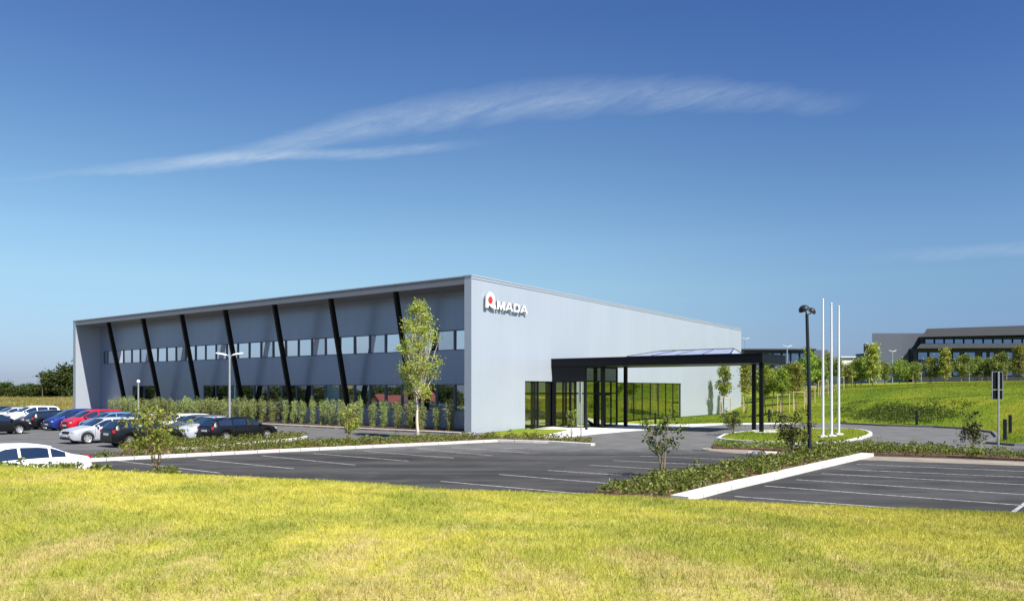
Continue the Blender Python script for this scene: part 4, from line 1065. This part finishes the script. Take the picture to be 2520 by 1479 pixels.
# ------------------------------------------------------------------ street furniture
def lathe_post(mb, r0, r1, h, n=12): mb.tube([(0, 0, 0), (0, 0, h * .5), (0, 0, h)], [r0, (r0 + r1) / 2, r1], n)
x, y = G(565, 1086)
t = thing('street_lamp', 'silver double armed street lamp beside the long black estate', 'street lamp', (x, y, 0), R(6))
mb = MB(); lathe_post(mb, .075, .055, 5.2); mb.obj('post', M['grey_metal'], t, 40)
for s in (1, -1):
    mb = MB(); mb.tube([(0, 0, 5.15), (s * .2, 0, 5.24)], .035, 8); mb.obj('arm', M['grey_metal'], t, 40)
    mb = MB(); v = []
    for (d, w, z0, z1) in ((.18, .05, 5.20, 5.27), (.35, .11, 5.24, 5.33), (.65, .12, 5.29, 5.38), (.80, .06, 5.33, 5.38)):
        v += [(s * d, -w, z0), (s * d, w, z0), (s * d, w * .7, z1), (s * d, -w * .7, z1)]
    f = [(0, 1, 2, 3), (12, 13, 14, 15)] + [(i * 4 + k, i * 4 + (k + 1) % 4, i * 4 + 4 + (k + 1) % 4, i * 4 + 4 + k) for i in range(3) for k in range(4)]
    mb.add(v, f); hd = mb.obj('lamp_head', M['white_metal'], t, 50)
    mb = MB(); mb.quad((s * .36, -.085, 5.232), (s * .64, -.09, 5.276), (s * .64, .09, 5.276), (s * .36, .085, 5.232)); mb.obj('lens', M['lens'], hd)
x, y = G(1991, 1127)
t = thing('street_lamp', 'tall dark lamp post with two round floodlights in the hedge', 'street lamp', (x, y, 0), 0)
mb = MB(); mb.tube([(.03, 0, 0), (0, 0, 3.2), (-.1, 0, 6.62)], [.095, .085, .07], 12); mb.box(-.16, .20, -.16, .16, .05, .12); mb.obj('post', M['anthracite'], t, 40)
for (cx, cy, cz, r, tilt, yaw) in ((-.28, -.1, 6.84, .24, 28, 200), (.20, .2, 6.78, .2, 35, -25)):
    mb = MB(); mb.tube([(-.1, 0, 6.58), (cx * .6, cy * .5, cz - .1), (cx, cy, cz)], .03, 6); mb.obj('arm', M['anthracite'], t, 40)
    mb = MB(); prof = [(0.001, .78 * r)] + [(r * math.sin(R(a)), r * (.85 * math.cos(R(a)) - .08)) for a in (20, 40, 60, 80, 95)] + [(r * 1.02, -.22 * r), (r * .92, -.30 * r)]
    mb.lathe(prof, 18); hd = mb.obj('floodlight', M['anthracite'], t, 50)
    hd.location = (cx, cy, cz); hd.rotation_euler = (0, R(tilt), R(yaw))
    mb = MB(); mb.lathe([(.001, -.27 * r), (r * .92, -.27 * r), (r * .92, -.32 * r)], 18); mb.obj('lens', M['lens'], hd)
for i, (u, v, top) in enumerate(((2025, 1076, 738), (2046, 1074, 748), (2064, 1070.5, 755))):
    x, y = G(u, v, .11); h = ZV(top, y) - .11
    t = thing('flagpole', ('tall white bare flagpole, leftmost of the three on the island', 'white bare flagpole, middle one of the three on the island', 'white bare flagpole, rightmost of the three on the island')[i], 'flagpole', (x, y, .11), 0, 'flagpoles on the traffic island')
    mb = MB(); mb.tube([(0, 0, .12), (0, 0, h * .5), (0, 0, h)], [.085, .075, .055], 12); mb.obj('pole', M['white_metal'], t, 40)
    mb = MB(); mb.box(-.24, .24, -.24, .24, 0, .12); mb.obj('base_plate', M['concrete'], t, None, .02)
    mb = MB(); mb.ell((0, 0, h + .03), (.07, .07, .05), 10, 6); mb.obj('finial', M['white_metal'], t, 60)
def signpost(label, u, v, Y, w, panels, rz, ph, panm):
    x = AT(u, Y)
    t = thing('sign_post', label, 'sign', (x, Y, 0), rz)
    mb = MB(); mb.tube([(0, 0, 0), (0, 0, ph)], .042, 10); mb.obj('post', M['grey_metal'], t, 40)
    for z0, z1 in panels:
        mb = MB(); mb.box(-w / 2, w / 2, .05, .085, z0, z1); p = mb.obj('sign_panel', panm, t, None, .008)
        mb = MB(); mb.box(-w / 2 - .02, -w / 2, .045, .09, z0, z1); mb.box(w / 2, w / 2 + .02, .045, .09, z0, z1); mb.box(-w / 2 - .02, w / 2 + .02, .045, .09, z1, z1 + .015)
        mb.obj('panel_frame', M['grey_metal'], p)
    return t
Y = 5788.8 / (1125 - 956)
signpost('grey post carrying two dark sign backs at the right of the hedge', 2457, 1125, Y, .52, [(ZV(957, Y), ZV(915, Y)), (ZV(982, Y), ZV(960, Y))], R(8), ZV(914, Y), M['sign_back'])
Y = 5788.8 / (1077 - 956)
signpost('grey sign post with a narrow blue grey panel before the glass entrance', 1430, 1077, Y, .5, [(ZV(990, Y), ZV(940, Y))], R(68), ZV(940, Y), M['bg_band'])
x_, y_ = AT(358.6, 76), 76
t = thing('street_lamp', 'small silver post lamp with a white globe behind the hedge row', 'street lamp', (x_, y_ - 1.5, 0), 0)
mb = MB(); lathe_post(mb, .08, .07, 3.7); mb.obj('post', M['grey_metal'], t, 40)
mb = MB(); mb.ell((0, 0, 3.9), (.17, .17, .2), 12, 8); mb.obj('lamp_globe', M['white_paint'], t, 60)
def bollard(label, x, y, z, h, w=.17):
    t = thing('bollard', label, 'bollard', (x, y, z), ROT, 'dark bollards along the access road')
    mb = MB(); mb.box(-w / 2, w / 2, -w / 2, w / 2, -.1, h); mb.obj('post', M['anthracite'], t, None, .012)
    mb = MB(); mb.box(-w / 2 + .015, w / 2 - .015, -w / 2 + .015, w / 2 - .015, h, h + .015); mb.obj('cap', M['black_plastic'], t)
bollard('dark square bollard standing on the pale path before the entrance', *G(1443, 1058), 0, 1.2)
bollard('dark bollard in the lawn wedge by the right glazing', *G(1613, 1041), 0, .95)
for lab, u, v, h in (('dark bollard on the green slope beyond the turning circle', 2256, 1045, 1.2), ('dark bollard on the lawn right of the canopy columns', 1893, 1040, 1.25),
                     ('dark bollard right of the dark sign backs, nearer of two', 2473, 1084, 1.3), ('dark bollard right of the dark sign backs, farther of two', 2486, 1066, 1.25)):
    x, y, z = GT(u, v); bollard(lab, x, y, z, h, .2)

# ------------------------------------------------------------------ shrubs and trees near by
prof_s = lambda t: .25 + 1.15 * math.sin(math.pi * min(1, t * .85 + .12)) ** 1.1 * (1 - .25 * t)
slender = tree_kind(21, 'slender', 8.55, 2.65, prof_s, 185, 62, .19, .115, M['leaf_young'], M['pale_bark'], .105, .55, .6)
x, y = G(1029, 1079); tree_thing(slender, 'young_tree', 'slender young tree with pale trunk before the slate facade', (x, y, .08), .4)
sk1 = shrub_kind(31, 'near_shrub', 2.3, .85, .5, 70, 25, .11, .10, M['leaf_shrub'], M['twig'], 8)
shrub_thing(sk1, 'shrub', 'large leafy many stemmed shrub at the meadow edge before the parked cars', (AT(385, 24.2), 24.2, float(bank(AT(385, 24.2), 24.2)) - .02 if float(bank(AT(385, 24.2), 24.2)) > 0 else 0), 0, (1.12, 1.12, 1.16))
sk2 = shrub_kind(32, 'mid_shrub', 2.0, .62, .3, 40, 32, .10, .12, M['leaf_young'], M['twig'], 7)
x, y = G(862, 1083); shrub_thing(sk2, 'shrub', 'yellow green shrub on the long strip left of the slender tree', (x, y, .08), 1.0)
sk3 = shrub_kind(33, 'sparse_shrub', 2.45, .62, .42, 40, 20, .085, .12, M['leaf_dark'], M['twig'], 6)
x, y = G(1630, 1176); shrub_thing(sk3, 'shrub', 'thin sparse shrub at the near end of the diagonal hedge strip', (x, y, .08), .5)
sk4 = shrub_kind(34, 'dark_shrub', 2.15, .85, .34, 60, 26, .10, .12, M['leaf_dark'], M['twig'], 9)
x, y = G(1945, 1127); shrub_thing(sk4, 'shrub', 'dark bushy shrub beside the tall dark lamp post', (x, y, .08), 2.0)
x, y = G(1805, 1071); shrub_thing(sk4, 'shrub', 'round shrub on the island left of the canopy columns', (x, y, .1), 4.0, (.95, .95, .76))
sk5 = shrub_kind(35, 'dark_sparse', 1.85, .6, .4, 40, 20, .085, .12, M['leaf_dark'], M['twig'], 6)
x, y = G(2395, 1119); shrub_thing(sk5, 'shrub', 'dark sparse shrub left of the post with dark sign backs', (x, y, .08), 1.2)
sk6 = shrub_kind(36, 'bare_shrub', 1.9, .55, .55, 16, 14, .08, .11, M['leaf_shrub'], M['twig'], 4)
x, y = G(1407, 1087); shrub_thing(sk6, 'shrub', 'nearly bare twiggy shrub beside the narrow sign post', (x, y, .08), .2)

# staked saplings
prof_c = lambda t: .10 + .95 * math.sin(math.pi * (t * .9 + .08)) ** .9 * (1 - .55 * t)
sap = [tree_kind(50 + i, 'sapling%d' % i, 5.6, 2.4, prof_c, 60, 46, .19, .19, M['leaf_sapling'] if i != 1 else M['leaf_far_yellow'], M['bark'], .06, .6, .5) for i in range(3)]
def stake_frame(label, x, y, z, h=2.15, w=1.25, rz=0.0):
    t = thing('tree_stake', label, 'tree stake', (x, y, z), rz, 'timber stake frames round the young trees')
    for a, b in ((-w / 2, -.35), (w / 2, -.35), (0, .55)):
        mb = MB(); mb.tube([(a, b, -.1), (a, b, h)], .055, 7); mb.obj('stake', M['wood'], t, 40)
    for (p, q) in (((-w / 2, -.35), (w / 2, -.35)), ((w / 2, -.35), (0, .55)), ((0, .55), (-w / 2, -.35))):
        mb = MB(); mb.tube([(p[0], p[1], h - .1), (q[0], q[1], h - .1)], .045, 6); mb.obj('crossbar', M['wood'], t, 40)
sp = [(1783, 1022, 898, 'before the far end of the silver wall'), (1837, 1014, 893, 'directly left of the canopy columns'), (1884, 1021, 896, 'directly right of the canopy columns'),
      (1925, 1017, 905, 'third right of the canopy columns, small crown'), (1961, 1010, 893, 'just left of the tall dark lamp post'), (1990, 992, 855, 'tall one behind the tall dark lamp post'),
      (2023, 975, 880, 'behind the leftmost flagpole'), (2040, 962, 868, 'behind the middle flagpole'), (2064, 955, 880, 'behind the rightmost flagpole')]
for i, (u, vb, vt_, lab) in enumerate(sp):
    x, y, z = GT(u, vb) if vb > 960 else (AT(u, 112), 112, th(AT(u, 112), 112))
    h = ZV(vt_, y) - z
    tree_thing(sap[i % 3], 'sapling', 'staked young tree ' + lab, (x, y, z), i * 1.3, h / 5.7, 'staked young trees on the lawn')
    stake_frame('pale timber stake frame of the young tree ' + lab, x, y, z, 2.15, 1.3, .2 * (i % 3))

# ------------------------------------------------------------------ far trees and buildings
fk = [tree_kind(70, 'far_cone', 8.5, 1.2, lambda t: .25 + 1.75 * (1 - t) ** .75 * (.55 + .45 * math.sin(min(1, t * 4) * math.pi / 2)), 85, 42, .34, .34, M['leaf_far_yellow'], M['bark'], .14),
      tree_kind(71, 'far_round', 5.2, 1.5, lambda t: .4 + 1.6 * math.sin(math.pi * (t * .85 + .1)), 70, 40, .36, .32, M['leaf_far'], M['bark'], .10),
      tree_kind(72, 'far_oval', 6.0, 1.6, lambda t: .3 + 1.1 * math.sin(math.pi * (t * .85 + .1)), 60, 40, .32, .30, M['leaf_far'], M['bark'], .10)]
ft = [(2085, 897, 2, 118), (2104, 893, 1, 124), (2120, 884, 1, 130), (2148, 846, 0, 122), (2178, 890, 2, 126), (2214, 889, 1, 132), (2234, 895, 1, 136), (2254, 890, 2, 124),
      (2291, 882, 1, 128), (2325, 857, 0, 126), (2372, 877, 1, 128), (2404, 878, 2, 132), (2427, 882, 2, 130), (2464, 873, 1, 128), (2508, 850, 0, 122), (2546, 870, 1, 126)]
for i, (u, vt_, k, Y) in enumerate(ft):
    x = AT(u, Y); z = th(x, Y); h = ZV(vt_, Y) - z; hk = (8.5, 5.2, 6.0)[k]
    s = h / hk; tree_thing(fk[k], 'park_tree', ORD[i] + ' tree from the left in the row before the far dark building', (x, Y, z), i * 2.1, (s * (1.0 if k else 1.0), s, s), 'trees before the far dark building')
    if i in (0, 1, 7, 8, 10, 11, 12, 13): stake_frame('timber stake frame round the ' + ORD[i] + ' tree before the far dark building', x, Y, z, 2.0, 1.4)
for j, (u, vt_, k, Y) in enumerate(((1880, 912, 1, 104), (1905, 905, 2, 110), (1940, 900, 1, 108), (2012, 880, 2, 116))):
    x = AT(u, Y); z = th(x, Y); h = ZV(vt_, Y) - z
    tree_thing(fk[k], 'park_tree', ('low round tree in the gap right of the canopy', 'oval tree before the low dark building, left part', 'round tree left of the tall dark lamp post', 'oval tree between the dark lamp post and the flagpoles')[j], (x, Y, z), j, h / (8.5, 5.2, 6.0)[k], 'trees before the low dark building')
# far right building
Yb = 165
fb = thing('office_building', 'dark grey two storey office block on the hill at right with ribbon windows', 'building', (0, 0, 0))
def bx(mb, u0, u1, v0, v1, Y, d): mb.box(AT(u0, Y), AT(u1, Y), Y, Y + d, ZV(v1, Y), ZV(v0, Y))
zg = 3.4
mb = MB(); xa, xb_ = AT(2146, Yb + 2), AT(2292, Yb + 2); mb.prism([(xa, Yb + 2), (xb_, Yb + 2), (xb_ + 20, Yb + 34), (xa + 20, Yb + 34)], zg - 1, ZV(820, Yb + 2)); mb.obj('side_wing', M['bg_grey'], fb)
def slant(u0a, u0b, v0, v1, Y, d, m, name, u1=2800, rise=0):
    mb = MB(); x0a, x0b, x1 = AT(u0a, Y), AT(u0b, Y), AT(u1, Y); zt, zb = ZV(v0, Y), ZV(v1, Y)
    vs = [(x0b, Y, zb), (x1, Y, zb + rise * .6), (x1, Y, zt + rise), (x0a, Y, zt)]; vs += [(p[0] + d * .62, p[1] + d, p[2]) for p in vs]
    mb.add(vs, [(0, 1, 2, 3), (7, 6, 5, 4), (0, 4, 5, 1), (1, 5, 6, 2), (2, 6, 7, 3), (3, 7, 4, 0)]); return mb.obj(name, m, fb)
slant(2281, 2268, 809, 829, Yb - 3, 30, M['bg_band'], 'roof', 2800, 1.6)
mb = MB(); mb.box(AT(2272, Yb), AT(2800, Yb), Yb, Yb + 28, ZV(852, Yb), ZV(828, Yb)); mb.obj('upper_wall', M['bg_dark'], fb)
slant(2266, 2256, 846, 857, Yb - 3, 30, M['bg_band'], 'floor_band', 2800, .4)
mb = MB(); mb.box(AT(2249, Yb), AT(2800, Yb), Yb, Yb + 28, zg - 1, ZV(857, Yb)); mb.obj('lower_wall', M['bg_dark'], fb)
def fwin(u0, u1, v0, v1, Y=Yb):
    f = MB(); x0, x1, z0, z1 = AT(u0, Y), AT(u1, Y), ZV(v1, Y), ZV(v0, Y)
    f.box(x0, x1, Y - .10, Y - .02, z0, z0 + .1); f.box(x0, x1, Y - .10, Y - .02, z1 - .1, z1); f.box(x0, x0 + .1, Y - .10, Y - .02, z0 + .1, z1 - .1); f.box(x1 - .1, x1, Y - .10, Y - .02, z0 + .1, z1 - .1)
    o = f.obj('window', M['dark_frame'], fb); g = MB(); g.box(x0 + .1, x1 - .1, Y - .07, Y - .05, z0 + .1, z1 - .1); g.obj('pane', M['bg_glass'], o)
for u0 in range(2276, 2560, 24): fwin(u0, u0 + 22, 834, 846)
for a, b in ((2258, 2282), (2286, 2312), (2344, 2362), (2372, 2400), (2416, 2428), (2434, 2446), (2464, 2492), (2500, 2530)):
    fwin(a, b, 866, 886); fwin(a, b, 892, 925)
# low dark building
Yl = 146
lb = thing('office_building', 'low flat dark building with blue glass between canopy and flagpoles', 'building', (0, 0, 0))
mb = MB(); mb.box(AT(1832, Yl), AT(2003, Yl), Yl, Yl + 30, 0, ZV(862, Yl)); mb.obj('wall', M['bg_dark'], lb)
mb = MB(); mb.box(AT(1828, Yl), AT(2006, Yl), Yl - .6, Yl + 30.5, ZV(862, Yl), ZV(858.5, Yl)); mb.obj('roof', M['bg_dark'], lb)
mb = MB(); mb.box(AT(2004, Yl), AT(2040, Yl), Yl + .4, Yl + 26, 0, ZV(861, Yl)); mb.obj('end_block', M['bg_grey'], lb)
for u0 in (1858, 1880, 1902, 1924, 1946, 1968):
    f = MB(); x0, x1 = AT(u0, Yl), AT(u0 + 20, Yl); z0, z1 = .6, ZV(868, Yl)
    f.box(x0, x1, Yl - .1, Yl - .02, z0, z0 + .12); f.box(x0, x1, Yl - .1, Yl - .02, z1 - .12, z1); f.box(x0, x0 + .12, Yl - .1, Yl - .02, z0 + .12, z1 - .12); f.box(x1 - .12, x1, Yl - .1, Yl - .02, z0 + .12, z1 - .12)
    f.box(x0 + .12, x1 - .12, Yl - .1, Yl - .02, (z0 + z1) / 2 - .15, (z0 + z1) / 2 + .15)
    o = f.obj('window', M['dark_frame'], lb); g = MB(); g.box(x0 + .12, x1 - .12, Yl - .07, Yl - .05, z0 + .12, z1 - .12); g.obj('pane', M['bg_glass'], o)
mb = MB(); Yw = 175; mb.box(AT(2070, Yw), AT(2140, Yw), Yw, Yw + 12, 0, ZV(880, Yw)); wb = mb.obj('storage_shed', M['render_wall'])
mb = MB(); mb.box(AT(2068, Yw), AT(2142, Yw), Yw - .4, Yw + 12.4, ZV(880, Yw), ZV(877, Yw)); mb.obj('roof', M['white_metal'], wb)
tag(wb, 'distant white flat roofed shed behind the park trees', 'shed')
def far_lamp(label, u, vt_, Y):
    x = AT(u, Y); z = th(x, Y); h = ZV(vt_, Y) - z
    t = thing('street_lamp', label, 'street lamp', (x, Y, z), .3, 'distant street lamps')
    mb = MB(); lathe_post(mb, .11, .08, h); mb.obj('post', M['grey_metal'], t, 40)
    for s in (1, -1):
        mb = MB(); mb.beam((s * .08, 0, h - .1), (s * .9, 0, h + .18), .2, .22); mb.obj('lamp_head', M['white_metal'], t)
far_lamp('distant grey lamp before the low dark building', 1937, 852, 120)
far_lamp('distant grey lamp between the flagpoles and the far grey wing', 2139, 846, 138)
far_lamp('distant grey lamp before the far grey wing', 2196, 864, 140)
far_lamp('distant lamp head seen past the end of the silver wall', 1834, 833, 150)
# wood at the left
wk = [tree_kind(90 + i, 'wood_tree%d' % i, 7.0, 1.0, lambda t: .6 + 3.0 * math.sin(math.pi * (t * .8 + .12)) ** .8, 120, 60, .55, .48, M['leaf_wood'], M['bark'], .2) for i in range(3)]
thin = tree_kind(95, 'thin_tree', 9, 5.0, lambda t: .2 + .55 * math.sin(math.pi * t), 16, 30, .3, .35, M['leaf_wood'], M['bark'], .13, .6, .8)
wl_ = [(-120, 944, 190), (-70, 940, 185), (-28, 942, 178), (8, 940, 182), (40, 949, 176), (70, 944, 186), (98, 946, 178), (128, 940, 180), (158, 918, 172), (188, 900, 176), (220, 905, 184)]
for i, (u, vt_, Y) in enumerate(wl_):
    x = AT(u, Y); z = th(x, Y); h = ZV(vt_, Y) - z
    if i < 3: lab = 'broad dark tree of the far wood beyond the left picture edge'
    elif i > 9: lab = 'broad dark tree of the far wood hidden behind the left end of the showroom'
    else: lab = 'broad dark tree in the wood edge, ' + ORD[i - 3] + ' from the left picture edge'
    tree_thing(wk[i % 3], 'broad_tree', lab, (x, Y, z - .3), i * 1.7, (h / 4.6, h / 4.6, h / 7.0), 'trees of the far wood at left')
x = AT(104, 168); tree_thing(thin, 'thin_tree', 'thin tall tree standing above the far wood at left', (x, 168, th(x, 168)), 0, (ZV(917, 168) - th(x, 168)) / 9)
for i in range(26):      # the wood carries on round to the left, where the facade windows mirror it
    y = 124 - (i // 2) * 11.5 + rr.uniform(-3, 3); x = -150 - (i % 2) * 16 - 8 * math.sin(i * .9) - rr.uniform(0, 6)
    s = rr.uniform(.75, 1.1) if y < 88 else rr.uniform(.7, .95)
    tree_thing(wk[i % 3], 'broad_tree', 'broad dark tree mirrored in the ground floor facade windows', (x, y, th(x, y) - .3), i * 1.1, (s * 1.7, s * 1.7, s), 'trees mirrored in the facade windows')
hs = thing('red_roof_house', 'long white house with red tiled roof mirrored in the lower facade windows', 'house', (-122, 40, th(-122, 40) - .05), R(80))
mb = MB(); mb.box(-7, 7, -4, 4, 0, 2.7); mb.obj('wall', M['render_wall'], hs)
mb = MB(); mb.add([(-7.5, -4.6, 2.6), (7.5, -4.6, 2.6), (7.5, 4.6, 2.6), (-7.5, 4.6, 2.6), (-7.5, 0, 4.7), (7.5, 0, 4.7)], [(0, 1, 5, 4), (3, 4, 5, 2), (0, 4, 3), (1, 2, 5), (0, 3, 2, 1)]); mb.obj('roof', M['roof_tile'], hs)
